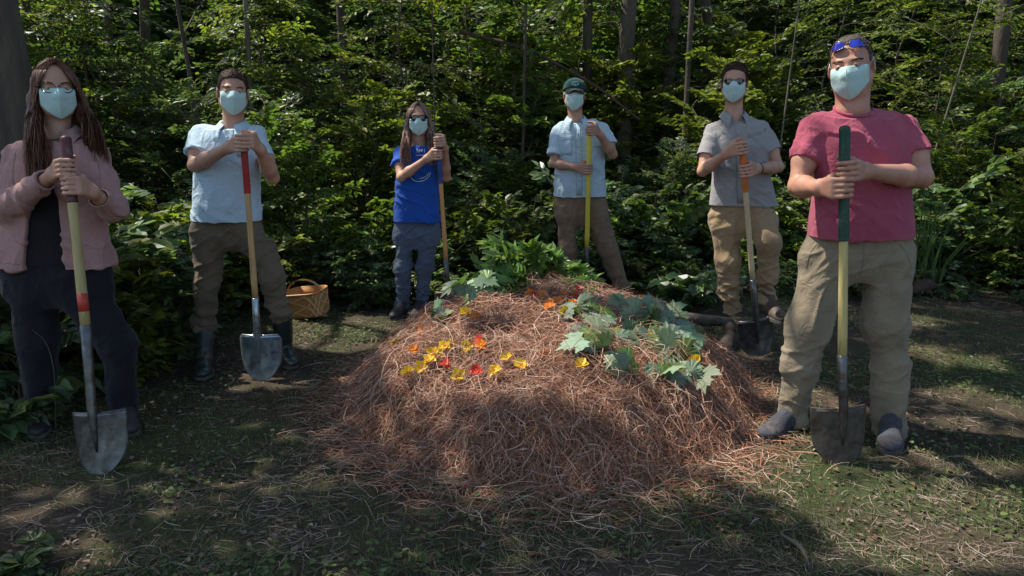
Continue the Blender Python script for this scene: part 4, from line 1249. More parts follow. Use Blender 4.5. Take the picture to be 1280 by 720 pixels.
# woman in the pink jacket
Y = 3.42
tip1 = G(126, 590) + [0, 0, -.02]
top1 = W(82, 171, 3.10)
spec = dict(Y=Y, label='woman with long wavy auburn hair in an open pink overshirt and black jeans', skin='skin_fair', res=.0042,
    head=(70, 112, .02), turn=(.04, .60, -.02), hs=1.02, neck=(70, 168), nr=.050, neckhole=.078,
    torso=[(333, -2, 141, .14), (310, 2, 138, .135), (280, 8, 132, .125), (250, 12, 129, .12), (225, 13, 130, .125), (205, 14, 130, .125), (190, 16, 128, .115), (178, 26, 115, .09)],
    arms=[dict(sh=(20, 193, .02), el=(8, 262, -.08), hand=(88, 212, -.3), r=(.045, .040, .040, .026), slr=(.062, .060, .046), sleeve=1.86, side=(-1, .1, -.35)),
          dict(sh=(122, 193, .02), el=(140, 262, -.10), hand=(90, 235, -.3), r=(.045, .040, .040, .026), slr=(.062, .058, .047), sleeve=1.70, side=(1, .1, -.2))],
    shovel=dict(top=(82, 171, 3.10 - Y), tip=tip1, r=.0195), hands=.98,
    shirt='pink', shirt_name='overshirt', wrinkle=0.0094, seed=41, open=(56, 82, 178, 333, 52, 100), top_mat='black_top', top_cut=184, body_off=-.036,
    pelvis=[(318, 2, 136, .125), (345, 0, 140, .14), (365, 2, 141, .135)], trousers='black_jeans', twr=0.0090,
    legs=[[(42, 352, 0, 29), (49, 425, -.01, 24), (53, 540, 0, 17)], [(98, 352, 0, 31), (146, 432, -.02, 22), (158, 540, .02, 16)]],
    feet=[dict(toe=G(44, 572), mat='black_shoe', kind='boot', name='boot', w=.044, len=.26), dict(toe=G(176, 566), mat='black_shoe', kind='boot', name='boot', w=.044, len=.26)])
P1 = make_person(spec)
hair_long(P1.T, 1.02, P1.root, M['hair_auburn'], drop=.40, spread=1.05, wave=.013, strands=4000, seed=15, widen=1.02)
glasses(P1.T, 1.02, P1.root, 'round', None, None, 'eyeglasses', (0, 0, .001), fr=.0018)
nk = MB(); th = np.linspace(-PI, PI, 40)
nb = P1.neck + [0, .002, .002]
add_tube(nk, [nb + [.060 * math.sin(t), -.056 * math.cos(t), -.026 * math.cos(t)] for t in th], .002, 6, caps=False)
nk.build('necklace', [M['laces']], P1.root)
collar(P1.neck + [0, .012, -.006], .074, M['pink'], P1.shirt, tip=.085, gap=.62)
sewn(P1, 'seams', seam_of('pink'), lines=[[(50, 235), (50, 328)], [(20, 190), (16, 215), (18, 240)], [(118, 190), (124, 212), (126, 238)], [(6, 329), (28, 331), (50, 331)]], wpx=1.0, off=.003)
settle(P1.root)
shovel(tip1, top1, 'long shovel with dark red top and red band held by the woman in pink', hr=.0195, bw=.235, bl=.27, wood='wood_dull', grip='grip_maroon', grip_len=.27, blade='steel', sock=.37, gr=1.08, band=(.70, .775, 'band_red'))
# ------------------------------------------------------------------ the ground
def ground_h(x, y):
    p = np.stack([np.ravel(x), np.ravel(y), np.zeros(np.size(x))], 1)
    far = np.clip((np.hypot(p[:, 0], p[:, 1] - 3) - 5.5) / 8, 0, 1)
    rr = np.clip((np.hypot(p[:, 0] * .8, p[:, 1]) - 13) / 14, 0, 1) * (p[:, 1] > -50); rr = rr * np.clip((p[:, 1] + 8) / 12, 0, 1)
    h = snoise(p, 5, 71, 3) * .010 + snoise(p, 1.2, 72, 2) * .10 * far + rr * rr * (3 - 2 * rr) * 7.5
    return h.reshape(np.shape(x)) if np.ndim(x) else float(h[0])

def gz(P):
    P = np.asarray(P, float).copy(); P[..., 2] = ground_h(P[..., 0], P[..., 1]); return P

def axis_pts(a, b, fine0, fine1, step, coarse):
    return np.unique(np.concatenate([np.linspace(a, fine0, coarse), np.arange(fine0, fine1, step), np.linspace(fine1, b, coarse)]))
gx = axis_pts(-70, 70, -5.5, 5.5, .05, 60); gy = axis_pts(-30, 90, 1.2, 9, .05, 60)
X, Y_ = np.meshgrid(gx, gy)
Z = ground_h(X, Y_) + (snoise(np.stack([X.ravel(), Y_.ravel(), 0 * X.ravel()], 1), 40, 73, 2) * .004).reshape(X.shape)
V = np.stack([X, Y_, Z], 2).reshape(-1, 3); nx = len(gx); ny = len(gy)
i, j = np.meshgrid(np.arange(nx - 1), np.arange(ny - 1)); a = (j * nx + i).ravel()
M['soil'] = surf('forest floor', (.078, .058, .040), (.045, .034, .024), rough=.95, nscale=3.0, bump=.9, bscale=60, bdist=.02, spec=.1,
                 spots=(1.1, (.48, .62), (.045, .062, .022), .85))
mb = MB(); mb.add(V, np.stack([a, a + 1, a + nx + 1, a + nx], 1)); struct(mb.build('ground', [M['soil']]))

# ------------------------------------------------------------------ the mound
MC = np.array([.20, 4.02]); MA, MBb, MH = 1.07, 1.27, .47
def mound_h(x, y):
    q = np.stack([np.ravel(x), np.ravel(y), np.zeros(np.size(x))], 1)
    u = (q[:, 0] - MC[0]) / MA; v = (q[:, 1] - MC[1]) / MBb
    r = np.sqrt(u * u + v * v) + snoise(q, 4.0, 81, 3) * .08
    h = MH * np.clip(1 - r ** 2.2, 0, 1) ** .80 + (snoise(q, 8, 82, 3) * .050 + snoise(q, 3.2, 83, 2) * .035) * np.clip(1.3 - r, 0, 1)
    h = np.where(r < 1.04, h, -.05)
    return h.reshape(np.shape(x))
gx = np.arange(MC[0] - MA - .2, MC[0] + MA + .2, .025); gy = np.arange(MC[1] - MBb - .2, MC[1] + MBb + .2, .025)
X, Y_ = np.meshgrid(gx, gy); Z = mound_h(X, Y_) - .012
V = np.stack([X, Y_, Z], 2).reshape(-1, 3); nx = len(gx); ny = len(gy)
i, j = np.meshgrid(np.arange(nx - 1), np.arange(ny - 1)); a = (j * nx + i).ravel()
M['mound_core'] = surf('packed straw', (.10, .048, .032), (.05, .028, .02), rough=.95, nscale=20, bump=.8, bscale=120, bdist=.01)
M['straw'] = surf('pine straw', (1, 1, 1), (.85, .85, .85), rough=.62, nscale=4, tint=True, spec=.3)
mound = empty('straw_mound', (MC[0], MC[1], 0)); tag(mound, 'low grave mound heaped with reddish pine straw in the clearing', 'mound')
mb = MB(); mb.add(V, np.stack([a, a + 1, a + nx + 1, a + nx], 1)); core = mb.build('mound_core', [M['mound_core']], mound)
MOUND_BVH = mb.bvh()

def straw(n, xy, hfun, lmin, lmax, lift, cols, seed, width=.0019, bend=.3, sink=.004):
    r = np.random.default_rng(seed)
    th = r.uniform(0, 2 * PI, n); L = r.uniform(lmin, lmax, n)
    d = np.stack([np.cos(th), np.sin(th)], 1); k = r.normal(size=n) * bend
    m = 5; t = np.linspace(-.5, .5, m)
    C = np.zeros((n, m, 3))
    per = np.stack([-d[:, 1], d[:, 0]], 1)
    for i_, tt in enumerate(t):
        p = xy + d * (L * tt)[:, None] + per * (k * L * (tt * tt * 4 - .5) * .5)[:, None]
        C[:, i_, :2] = p; C[:, i_, 2] = hfun(p[:, 0], p[:, 1])
    base = r.uniform(-sink, lift, n) ; tiltv = r.normal(size=n) * lift * 1.2
    arch = r.uniform(0, 1, n) ** 2 * lift
    for i_, tt in enumerate(t): C[:, i_, 2] += base + tiltv * tt + arch * (1 - 4 * tt * tt)
    C[:, :, 2] = C[:, :, 2] * .6 + .4 * C[:, :, 2].mean(1, keepdims=True)
    Nr = rows_norm(r.normal(size=(n, 3)) * .7 + [0, -.2, 1])
    V, F = ribbons(C, width * r.uniform(.6, 1.4, n), Nr, np.array([.6, 1, 1, 1, .4]))
    c = np.array(cols)[r.integers(0, len(cols), n)] * r.uniform(.6, 1.25, (n, 1))
    return V, F, np.repeat(c, m * 2, 0)

r = np.random.default_rng(3)
def mound_xy(n, seed):
    r = np.random.default_rng(seed); a = r.uniform(0, 2 * PI, n); q = np.sqrt(r.uniform(0, 1, n)) * 1.03
    return np.stack([MC[0] + MA * q * np.cos(a), MC[1] + MBb * q * np.sin(a)], 1)
RED = [(.44, .175, .095), (.33, .12, .06), (.54, .28, .18), (.19, .075, .04), (.60, .40, .29), (.36, .20, .11), (.13, .06, .035), (.27, .14, .075)]
mb = MB()
v, f, c = straw(105000, mound_xy(105000, 5), mound_h, .04, .14, .026, RED, 6, width=.0015, bend=.9)
mb.add(v, f, 0, c)
v, f, c = straw(13000, mound_xy(13000, 15), lambda x, y: mound_h(x, y) + .014, .08, .22, .065, RED + [(.6, .4, .3)], 16, width=.0018, bend=.8)
mb.add(v, f, 0, c)
v, f, c = straw(30000, mound_xy(30000, 17), lambda x, y: mound_h(x, y) + .010, .02, .06, .03, RED + [(.5, .38, .26)], 18, width=.0028, bend=.3)
mb.add(v, f, 0, c)
st = mb.build('pine_straw', [M['straw']], mound, smooth=False, tint=True); st['kind'] = 'stuff'
settle(mound)

# ------------------------------------------------------------------ loose straw, litter and grass on the clearing floor
def scatter_xy(n, seed, x0=-5, x1=5, y0=1.4, y1=8, dens=None):
    r = np.random.default_rng(seed); out = []
    tot = 0
    while tot < n:
        # more of them close to the lens, where each one shows
        y = y0 + (y1 - y0) * r.uniform(0, 1, n) ** 1.4; x = r.uniform(x0, x1, n) * np.clip(y / 5.5 + .25, 0, 1.1)
        p = np.stack([x, y], 1)
        if dens is not None: p = p[r.uniform(0, 1, n) < dens(p)]
        out.append(p); tot += len(p)
    return np.vstack(out)[:n]
def off_mound(p): return (((p[:, 0] - MC[0]) / (MA * .98)) ** 2 + ((p[:, 1] - MC[1]) / (MBb * .98)) ** 2) > 1
def near_mound(p):
    q = np.sqrt(((p[:, 0] - MC[0]) / MA) ** 2 + ((p[:, 1] - MC[1]) / MBb) ** 2)
    return off_mound(p) * np.exp(-((q - 1) / .17) ** 2)
def n2(p, f, s): return snoise(np.hstack([p, np.zeros((len(p), 1))]), f, s, 3)
mb = MB()
DRY = [(.26, .20, .14), (.36, .28, .21), (.20, .15, .10), (.14, .10, .065), (.30, .22, .17), (.24, .17, .11)]
p = scatter_xy(9000, 21, dens=near_mound); v, f, c = straw(len(p), p, ground_h, .06, .2, .03, RED + DRY[:2], 22, width=.0021); mb.add(v, f, 0, c)
p = scatter_xy(32000, 23, dens=lambda p: off_mound(p) * np.clip(.55 + n2(p, 5, 24) * .9, .06, 1)); v, f, c = straw(len(p), p, ground_h, .03, .13, .010, DRY, 25, width=.0022, sink=.002); mb.add(v, f, 0, c)
tag(mb.build('dry_straw', [M['straw']], None, smooth=False, tint=True), 'loose dry straw and grass bits strewn over the clearing floor', 'straw', kind='stuff')

def leaf_quads(C, D, N, L, Wd, fold=.25, shape='oval', droop=0.0):
    """six-point folded leaves; C base points, D directions, N normals"""
    D = rows_norm(D); S = rows_norm(np.cross(D, N)); N = np.cross(S, D)
    L = L[:, None]; Wd = Wd[:, None]
    tip = C + D * L - N * L * droop
    if shape == 'oval': a, b = .30, .68; wa, wb = .5, .42
    elif shape == 'lance': a, b = .28, .65; wa, wb = .5, .34
    else: a, b = .22, .58; wa, wb = .46, .5
    up = N * fold * Wd * .5
    l1 = C + D * L * a + S * Wd * wa + up - N * L * droop * .15; l2 = C + D * L * b + S * Wd * wb + up - N * L * droop * .55
    r1 = C + D * L * a - S * Wd * wa + up - N * L * droop * .15; r2 = C + D * L * b - S * Wd * wb + up - N * L * droop * .55
    V = np.stack([C, l1, l2, tip, r2, r1], 1).reshape(-1, 3)
    k = (np.arange(len(C)) * 6)[:, None]
    F = np.vstack([k + np.array([0, 3, 2, 1]), k + np.array([0, 5, 4, 3])])
    return V, F

mb = MB(); r = np.random.default_rng(31); p = scatter_xy(10000, 32, dens=lambda p: off_mound(p) * np.clip(.6 + n2(p, 4, 33), .08, 1)); n = len(p)
C = np.hstack([p, (ground_h(p[:, 0], p[:, 1]) + r.uniform(.002, .014, n))[:, None]])
th = r.uniform(0, 2 * PI, n); D = np.stack([np.cos(th), np.sin(th), r.normal(size=n) * .25], 1); N = rows_norm(r.normal(size=(n, 3)) * .35 + [0, 0, 1])
v, f = leaf_quads(C, D, N, r.uniform(.012, .034, n), r.uniform(.008, .020, n), .5)
cc = np.array([(.14, .09, .055), (.20, .13, .085), (.09, .06, .04), (.26, .19, .14), (.15, .08, .045)])[r.integers(0, 5, n)] * r.uniform(.6, 1.2, (n, 1))
mb.add(v, f, 0, np.repeat(cc, 6, 0))
tag(mb.build('leaf_litter', [M['straw']], None, smooth=False, tint=True), 'brown dead leaves scattered over the clearing floor', 'leaf litter', kind='stuff')

M['grass'] = surf('grass', (1, 1, 1), (.8, .8, .8), rough=.5, nscale=3, tint=True, spec=.35, transl=.35)
def blades(p, hmin, hmax, w, cols, seed, lean=.5, base=None):
    r = np.random.default_rng(seed); n = len(p); h = r.uniform(hmin, hmax, n)
    th = r.uniform(0, 2 * PI, n); d = np.stack([np.cos(th), np.sin(th), 0 * th], 1)
    b = np.hstack([p, (ground_h(p[:, 0], p[:, 1]) if base is None else base)[:, None] - .003 if base is None else base[:, None]])
    k = np.abs(r.normal(size=n)) * lean
    C = np.stack([b + d * (k * h * t * t)[:, None] + np.array([0, 0, 1]) * (h * (t - .25 * k * t * t))[:, None] for t in (0, .35, .7, 1.0)], 1)
    v, f = ribbons(C, w * r.uniform(.6, 1.3, n), rows_norm(np.cross(d, [0, 0, 1.]) * .3 + d), np.array([1, .9, .6, .08]))
    c = np.array(cols)[r.integers(0, len(cols), n)] * r.uniform(.6, 1.3, (n, 1))
    return v, f, np.repeat(c, 8, 0)
GR = [(.09, .13, .035), (.13, .17, .05), (.06, .10, .03), (.20, .20, .08), (.16, .15, .07)]
mb = MB()
def grass_d(p):
    g = np.clip(.32 + n2(p, 3.2, 41) * 1.1, .0, 1) + .5 * np.exp(-((p[:, 0] - 1.7) / .7) ** 2 - ((p[:, 1] - 2.75) / .5) ** 2)
    return off_mound(p) * np.clip(g, 0.03, 1)
p = scatter_xy(95000, 42, dens=grass_d); v, f, c = blades(p, .012, .05, .0026, GR, 43, 1.0); mb.add(v, f, 0, c)
# little round-leaved ground plants
p = scatter_xy(16000, 45, dens=lambda p: off_mound(p) * np.clip(n2(p, 4, 46) * 1.4 + .1, .0, 1)); n = len(p); r = np.random.default_rng(44)
C = np.hstack([p, (ground_h(p[:, 0], p[:, 1]) + r.uniform(.008, .035, n))[:, None]]); th = r.uniform(0, 2 * PI, n)
v, f = leaf_quads(C, np.stack([np.cos(th), np.sin(th), r.normal(size=n) * .2], 1), rows_norm(r.normal(size=(n, 3)) * .3 + [0, 0, 1]), r.uniform(.012, .032, n), r.uniform(.010, .022, n), .2)
mb.add(v, f, 0, np.repeat(np.array(GR)[r.integers(0, 3, n)] * r.uniform(.7, 1.4, (n, 1)), 6, 0))
tag(mb.build('short_grass', [M['grass']], None, smooth=False, tint=True), 'thin green grass and small weeds on the clearing floor', 'grass', kind='stuff')

# ------------------------------------------------------------------ foliage
def leafmat(name, c1, c2, transl=.50, rough=.45): return surf(name, c1, c2, rough=rough, nscale=2.2, tint=True, spec=.45, transl=transl, objrand=.22, contrast=(.3, .7))
M['leaf_a'] = leafmat('broad green leaf', (.125, .175, .036), (.088, .130, .030))
M['leaf_b'] = leafmat('yellow green leaf', (.165, .205, .034), (.12, .155, .03))
M['leaf_c'] = leafmat('deep green leaf', (.090, .140, .036), (.064, .102, .028))
M['leaf_cool'] = leafmat('blue green leaf', (.115, .170, .078), (.085, .13, .06), rough=.36)
M['bark'] = surf('grey brown bark', (.11, .085, .065), (.055, .042, .034), rough=.95, nscale=6, stretch=(1, 1, .25), bump=1.0, bscale=34, bdist=.02, spots=(5, (.55, .7), (.13, .14, .09), .5))
M['bark_pale'] = surf('pale bark', (.26, .23, .17), (.15, .13, .09), rough=.9, nscale=8, stretch=(1, 1, .3), bump=.6, bscale=50, bdist=.008)
M['stem'] = surf('green brown stem', (.10, .095, .045), (.07, .06, .03), rough=.8)

def spray(r, L, nl, leaf, wid, horiz=.75, droop=.25, up=.15):
    """a twig with side twigs: returns leaf base, dir, normal, size and the twig lines, growing along +x"""
    C = []; D = []; tw = []
    t = np.linspace(0, 1, 7); main = np.stack([L * t, .06 * L * np.sin(t * 3 + r.uniform(0, 6)), up * L * t - droop * L * t * t], 1); tw.append((main, .0035))
    m = max(3, int(nl / 7))
    for k in range(m):
        q = .15 + .85 * k / m; b = np.array([np.interp(q, t, main[:, i]) for i in range(3)]); s = 1 if k % 2 else -1
        a = s * r.uniform(.5, 1.0); l = L * wid * (1.05 - q * .75) * r.uniform(.7, 1.2)
        e = b + l * np.array([math.cos(a), math.sin(a), r.uniform(-.25, .12)])
        tw.append((np.stack([b, (b + e) / 2 + [0, 0, .02 * L], e]), .002))
        nn = 7
        for j in range(nn):
            u = (j + .6) / nn; bb = b + (e - b) * u; aa = a + (1 if j % 2 else -1) * r.uniform(.5, 1.0) * (0 if j == nn - 1 else 1)
            C.append(bb + r.normal(size=3) * .008); D.append([math.cos(aa), math.sin(aa), r.uniform(-.35, .15)])
    for j in range(5):
        u = .5 + .5 * j / 4; b = np.array([np.interp(u, t, main[:, i]) for i in range(3)]); aa = (1 if j % 2 else -1) * (.9 if j < 4 else 0); C.append(b); D.append([math.cos(aa), math.sin(aa), -.1])
    C = np.array(C); D = np.array(D); n = len(C)
    N = rows_norm(r.normal(size=(n, 3)) * .33 + [0, 0, 1]); Ls = leaf * r.uniform(.55, 1.2, n)
    return C, D, N, Ls, tw

def xf(P, M3, o): return P @ M3.T + o

def make_shrub(seed, H, nstem, spread, leaf, mat, sprL, nspr, nl=34, aspect=.55, low=.12, shape='oval', name='woodland_shrub', trunk_r=.012, layered=False, tintv=(.55, 1.6), barkm='stem', lean=.35, top_only=0.0):
    r = np.random.default_rng(seed); lf = MB(); tb = MB()
    for s in range(nstem):
        a = r.uniform(0, 2 * PI); sp = spread * r.uniform(.3, 1) * lean * 2; h = H * r.uniform(.75, 1.05)
        P = [np.array([0, 0, -.05]) + r.normal(size=3) * [.05, .05, 0]]
        for q in np.linspace(.2, 1, 6):
            P.append(np.array([math.cos(a) * sp * q ** 1.5, math.sin(a) * sp * q ** 1.5, h * q]) + r.normal(size=3) * [.05, .05, 0] * (H * .35))
        P = catmull(P, 14); tr = trunk_r * (1 - np.linspace(0, 1, 14) * .75); add_tube(tb, P, tr, 6)
        for k in range(nspr):
            q = lerp(max(low, top_only), 1, (k + r.uniform(0, 1)) / nspr); c = np.array([np.interp(q, np.linspace(0, 1, 14), P[:, i]) for i in range(3)])
            az = r.uniform(0, 2 * PI); L = sprL * (1.15 - .55 * q) * r.uniform(.7, 1.2)
            C, D, N, Ls, tw = spray(r, L, nl, leaf, .42, droop=r.uniform(.15, .5), up=r.uniform(.05, .45) if not layered else .12)
            tl = r.normal() * .25; M3 = rotm('Z', az) @ rotm('X', tl) @ rotm('Y', r.normal() * .2 - (.5 * q if not layered else 0))
            v, f = leaf_quads(xf(C, M3, c), D @ M3.T, N @ M3.T, Ls, Ls * aspect, .3, shape, droop=.14)
            g = (r.uniform(*tintv, len(C)) * r.uniform(.85, 1.15))[:, None] * np.array([[1, 1, 1]]) * np.stack([r.uniform(.85, 1.25, len(C)), np.ones(len(C)), r.uniform(.7, 1.2, len(C))], 1)
            lf.add(v, f, 0, np.repeat(g, 6, 0))
            for pts, rad in tw[:1] + tw[1::2]: add_tube(tb, xf(pts, M3, c), rad * (1.0 if H < 2.5 else 1.4), 4, caps=False)
    root = empty(name, (0, 0, 0))
    lf.build('foliage', [M[mat]], root, smooth=False, tint=True); tb.build('stems', [M[barkm]], root)
    return root

def place(root, first, loc, rz, sc, label, cat, group):
    if first: o = root
    else:
        o = root.copy(); COL.objects.link(o)
        for ch in [c for c in root.children]:
            c = ch.copy(); COL.objects.link(c); c.parent = o
    o.location = tuple(loc); o.rotation_euler = (0, 0, rz); o.scale = (sc, sc, sc)
    tag(o, label, cat, group); return o

BASKET_Y = float(G(388, 398)[1])
class Kind:
    def __init__(s, root, label, cat, group): s.root = root; s.used = False; s.l = label; s.c = cat; s.g = group
    def put(s, x, y, rz=None, sc=1.0, z=None):
        if abs(x + 1.72) < .42 and y < BASKET_Y + .22 and y > 4.6: return None
        rz = random.uniform(0, 6.28) if rz is None else rz
        o = place(s.root, not s.used, (x, y, (ground_h(x, y) if z is None else z) - .02), rz, sc, s.l, s.c, s.g); s.used = True; return o

def kind(label, group, cat='shrub', **k): return Kind(make_shrub(**k), label, cat, group)
und = 'leafy shrubs of the undergrowth behind the people'
K_broad = [kind('green broad-leaved shrub in the tangled undergrowth behind the people', 'broad-leaved shrubs in the undergrowth', seed=s, H=1.9, nstem=5, spread=.7, leaf=.076, mat=m, sprL=.60, nspr=16, nl=49) for s, m in ((1, 'leaf_a'), (2, 'leaf_b'))]
K_fine = [kind('small-leaved shrub forming part of the dense green undergrowth', 'small-leaved shrubs in the undergrowth', seed=s, H=1.5, nstem=6, spread=.8, leaf=.055, mat=m, sprL=.52, nspr=15, nl=56, aspect=.5) for s, m in ((3, 'leaf_c'), (4, 'leaf_cool'))]
K_sap = [kind('slender sapling with layered horizontal leaf sprays behind the people', 'layered saplings at the wood edge', cat='tree', seed=s, H=4.4, nstem=1, spread=.5, leaf=.078, mat=m, sprL=1.1, nspr=48, nl=76, layered=True, name='sapling', trunk_r=.020, barkm='bark', low=.10) for s, m in ((5, 'leaf_a'), (6, 'leaf_c'), (8, 'leaf_b'))]
K_herb = [kind('knee-high leafy woodland plant at the edge of the clearing', 'knee-high plants edging the clearing', cat='plant', seed=s, H=.55, nstem=9, spread=.35, leaf=.068, mat=m, sprL=.26, nspr=5, nl=14, aspect=.6, name='woodland_plant', trunk_r=.005, lean=.6) for s, m in ((9, 'leaf_cool'), (10, 'leaf_b'), (11, 'leaf_a'))]
K_low = [kind('low ground-hugging weed at the edge of the clearing', 'low weeds edging the clearing', cat='plant', seed=s, H=.22, nstem=8, spread=.25, leaf=.045, mat=m, sprL=.16, nspr=4, nl=14, aspect=.65, name='low_weed', trunk_r=.003, lean=.7) for s, m in ((12, 'leaf_cool'), (13, 'leaf_a'))]

# edge of the clearing: distance ahead of the lens where plants begin, by direction
def edge(x):
    return float(np.interp(x, [-9, -5, -3.2, -2.0, -1.0, -.3, .6, 1.5, 2.6, 4, 6, 9], [3.2, 4.0, 5.0, 5.1, 6.0, 6.3, 6.6, 6.7, 6.5, 6.3, 5.6, 5.0]))
random.seed(21)
def jitter_rows(x0, x1, dx, off, dj):
    x = x0
    while x < x1:
        xx = x + random.uniform(-.4, .4) * dx
        yield xx, edge(xx) + off + random.uniform(-dj, dj)
        x += dx
for x, y in jitter_rows(-5.5, 6, .36, .10, .22): K_low[random.random() < .5].put(x, y, sc=random.uniform(.7, 1.3))
for x, y in jitter_rows(-6, 6.5, .33, .55, .3): 
    if 1.0 < x < 2.2 and random.random() < .4: continue
    K_herb[random.choice([0, 0, 1, 2])].put(x, y, sc=random.uniform(.7, 1.25))
for x, y in jitter_rows(-7, 7, .42, 1.05, .3): K_herb[random.choice([0, 1, 2, 2])].put(x, y, sc=random.uniform(1.0, 1.7))
for x, y in jitter_rows(-8, 8, .62, 1.7, .35): (K_fine + K_broad)[random.choice([0, 1, 1, 2, 3])].put(x, y, sc=random.uniform(.55, .9))
for x, y in jitter_rows(-9, 9, .75, 2.6, .5): (K_fine + K_broad)[random.choice([0, 1, 2, 3])].put(x, y, sc=random.uniform(.8, 1.25))
for x, y in jitter_rows(-10, 10, 1.1, 3.6, .7): (K_fine + K_broad)[random.choice([0, 1, 2, 3])].put(x, y, sc=random.uniform(1.1, 1.7))
for x, y in jitter_rows(-11, 11, 1.35, 3.1, .8): K_sap[2 if random.random() < (.6 if x < -1 else .25) else random.choice([0, 1])].put(x, y, sc=random.uniform(.75, 1.0))
for x, y in jitter_rows(-12, 12, 1.1, 5.2, 1.0): K_sap[random.choice([0, 1, 1])].put(x, y, sc=random.uniform(.9, 1.2))
for x, y in jitter_rows(-13, 13, 1.4, 7.6, 1.0): K_sap[random.choice([0, 1, 1])].put(x, y, sc=random.uniform(1.1, 1.5))

# the far wood: one mass of leaves nobody could count
r = np.random.default_rng(55); n = 150000
x = r.uniform(-26, 26, n); y = r.uniform(13.5, 22, n); z = r.uniform(0, 8.5, n) 
cl = snoise(np.stack([x, y, z], 1), 2.2, 57, 3); kp = cl > -.55
C = np.stack([x, y, z], 1)[kp]; n = len(C); th = r.uniform(0, 2 * PI, n)
v, f = leaf_quads(C, np.stack([np.cos(th), np.sin(th), r.uniform(-.5, .2, n)], 1), rows_norm(r.normal(size=(n, 3)) * .4 + [0, -.2, 1]), r.uniform(.16, .34, n), r.uniform(.12, .22, n), .3)
mb = MB(); mb.add(v, f, 0, np.repeat(r.uniform(.5, 1.3, (n, 1)) * np.ones((1, 3)), 6, 0))
tag(mb.build('far_woodland', [M['leaf_c']], None, smooth=False, tint=True), 'dense dark mass of leaves filling the wood far behind the clearing', 'woodland', kind='stuff')

# ------------------------------------------------------------------ trunks
def trunk_tree(px, Yd, rbase, label, H=9.0, lean=(0, 0), bark='bark', forks=2, name='tree', top_r=.5, seed=0, base_px=None, crown=None, crown_mat='leaf_a', ncl=26, crown_r=2.4, sides=16, group=None, z0=None):
    r = np.random.default_rng(seed); b = W(px, 172, Yd); x0 = b[0]; root = empty(name, (x0, Yd, ground_h(x0, Yd)))
    tag(root, label, 'tree', group)
    zs = np.linspace(-.15, H, 22); P = np.stack([x0 + lean[0] * zs / H + .12 * rbase * 6 * np.sin(zs * .8 + seed) * .3, Yd + lean[1] * zs / H + .04 * np.cos(zs * .9 + seed), zs + ground_h(x0, Yd)], 1)
    R_ = rbase * (1 - (1 - top_r) * np.clip(zs / H, 0, 1)) * (1 + .5 * np.exp(-np.maximum(zs, 0) / .25))
    V, F = tube(P, R_, sides, False)
    V = V + 0
    ctr = np.repeat(P, sides, 0); o = V - ctr; V = ctr + o * (1 + snoise(V, (14, 14, 3), seed, 3)[:, None] * .10)
    mb = MB(); mb.add(V, F); tk = mb.build('trunk', [M[bark]], root)
    ends = []
    for k in range(forks):
        zb = H * r.uniform(.45, .9); p = np.array([np.interp(zb, zs, P[:, i]) for i in range(3)]); a = r.uniform(0, 2 * PI); L = r.uniform(.2, .4) * H
        Q = catmull([p, p + [math.cos(a) * L * .3, math.sin(a) * L * .3, L * .25], p + [math.cos(a) * L * .8, math.sin(a) * L * .8, L * .5], p + [math.cos(a) * L * 1.2, math.sin(a) * L * 1.2, L * .55]], 12)
        m2 = MB(); rr = np.interp(zb, zs, R_) * .5; add_tube(m2, Q, rr * (1 - np.linspace(0, .8, 12)), 8); m2.build('limb', [M[bark]], root); ends.append(Q)
    return root, P, ends
SUN_D = nrm([.48, -.17, -.85])              # the way sunlight travels

for n_ in M['bark_pale'].node_tree.nodes:
    if n_.type == 'MIX': n_.inputs[6].default_value = (.15, .13, .095, 1); n_.inputs[7].default_value = (.085, .072, .052, 1)
# background trunks the photo shows between the leaves
TR = []
TR.append(trunk_tree(0, 5.4, .26, 'thick grey-barked tree trunk at the far left behind the woman in pink', H=10, seed=1, sides=150, forks=0, lean=(-.1, 0)))
for a_ in [(317, 8.4, .034, 'slim pale trunk standing right behind the man in the polo shirt', dict(H=6, bark='bark_pale', lean=(.05, 0), seed=2)),
           (270, 8.2, .028, 'thin dark leaning stem up and left of the man in the polo shirt', dict(H=5, lean=(-.55, 0), seed=3)),
           (62, 9.5, .060, 'dark trunk partly hidden behind the hair of the woman in pink', dict(H=8, lean=(-.3, 0), seed=4)),
           (543, 7.2, .008, 'very thin straight dark stem rising above the blue shovel grip', dict(H=5, lean=(.0, 0), seed=5)),
           (432, 10.5, .070, 'dark trunk in the leaves above and left of the woman in blue', dict(H=8, seed=6)),
           (650, 8.6, .022, 'slim forked stem between the woman in blue and the man in the cap', dict(H=4.6, lean=(.1, 0), seed=7, forks=3)),
           (733, 10.0, .075, 'straight dark trunk directly above the man in the cap', dict(H=8, seed=8)),
           (777, 9.6, .110, 'broad dark trunk just right of the man in the cap', dict(H=9, seed=9, lean=(.2, 0))),
           (827, 10.2, .085, 'brownish trunk midway between the man in the cap and the man in grey', dict(H=9, seed=10, lean=(.35, 0))),
           (857, 9.0, .036, 'thin dark trunk just left of the man in grey', dict(H=7, seed=11)),
           (1147, 8.0, .013, 'thin pale leaning stem right of the head of the man in red', dict(H=4.2, bark='bark_pale', seed=12, lean=(.75, 0))),
           (968, 8.5, .011, 'thin pale stem between the man in grey and the man in red', dict(H=4.6, bark='bark_pale', seed=13, lean=(.25, 0))),
           (1235, 9.8, .10, 'dark trunk in the shade near the right edge', dict(H=9, seed=14)),
           (150, 10.8, .06, 'dark trunk between the woman in pink and the man in the polo shirt', dict(H=8, seed=15))]:
    TR.append(trunk_tree(a_[0], a_[1], a_[2], a_[3], **a_[4]))
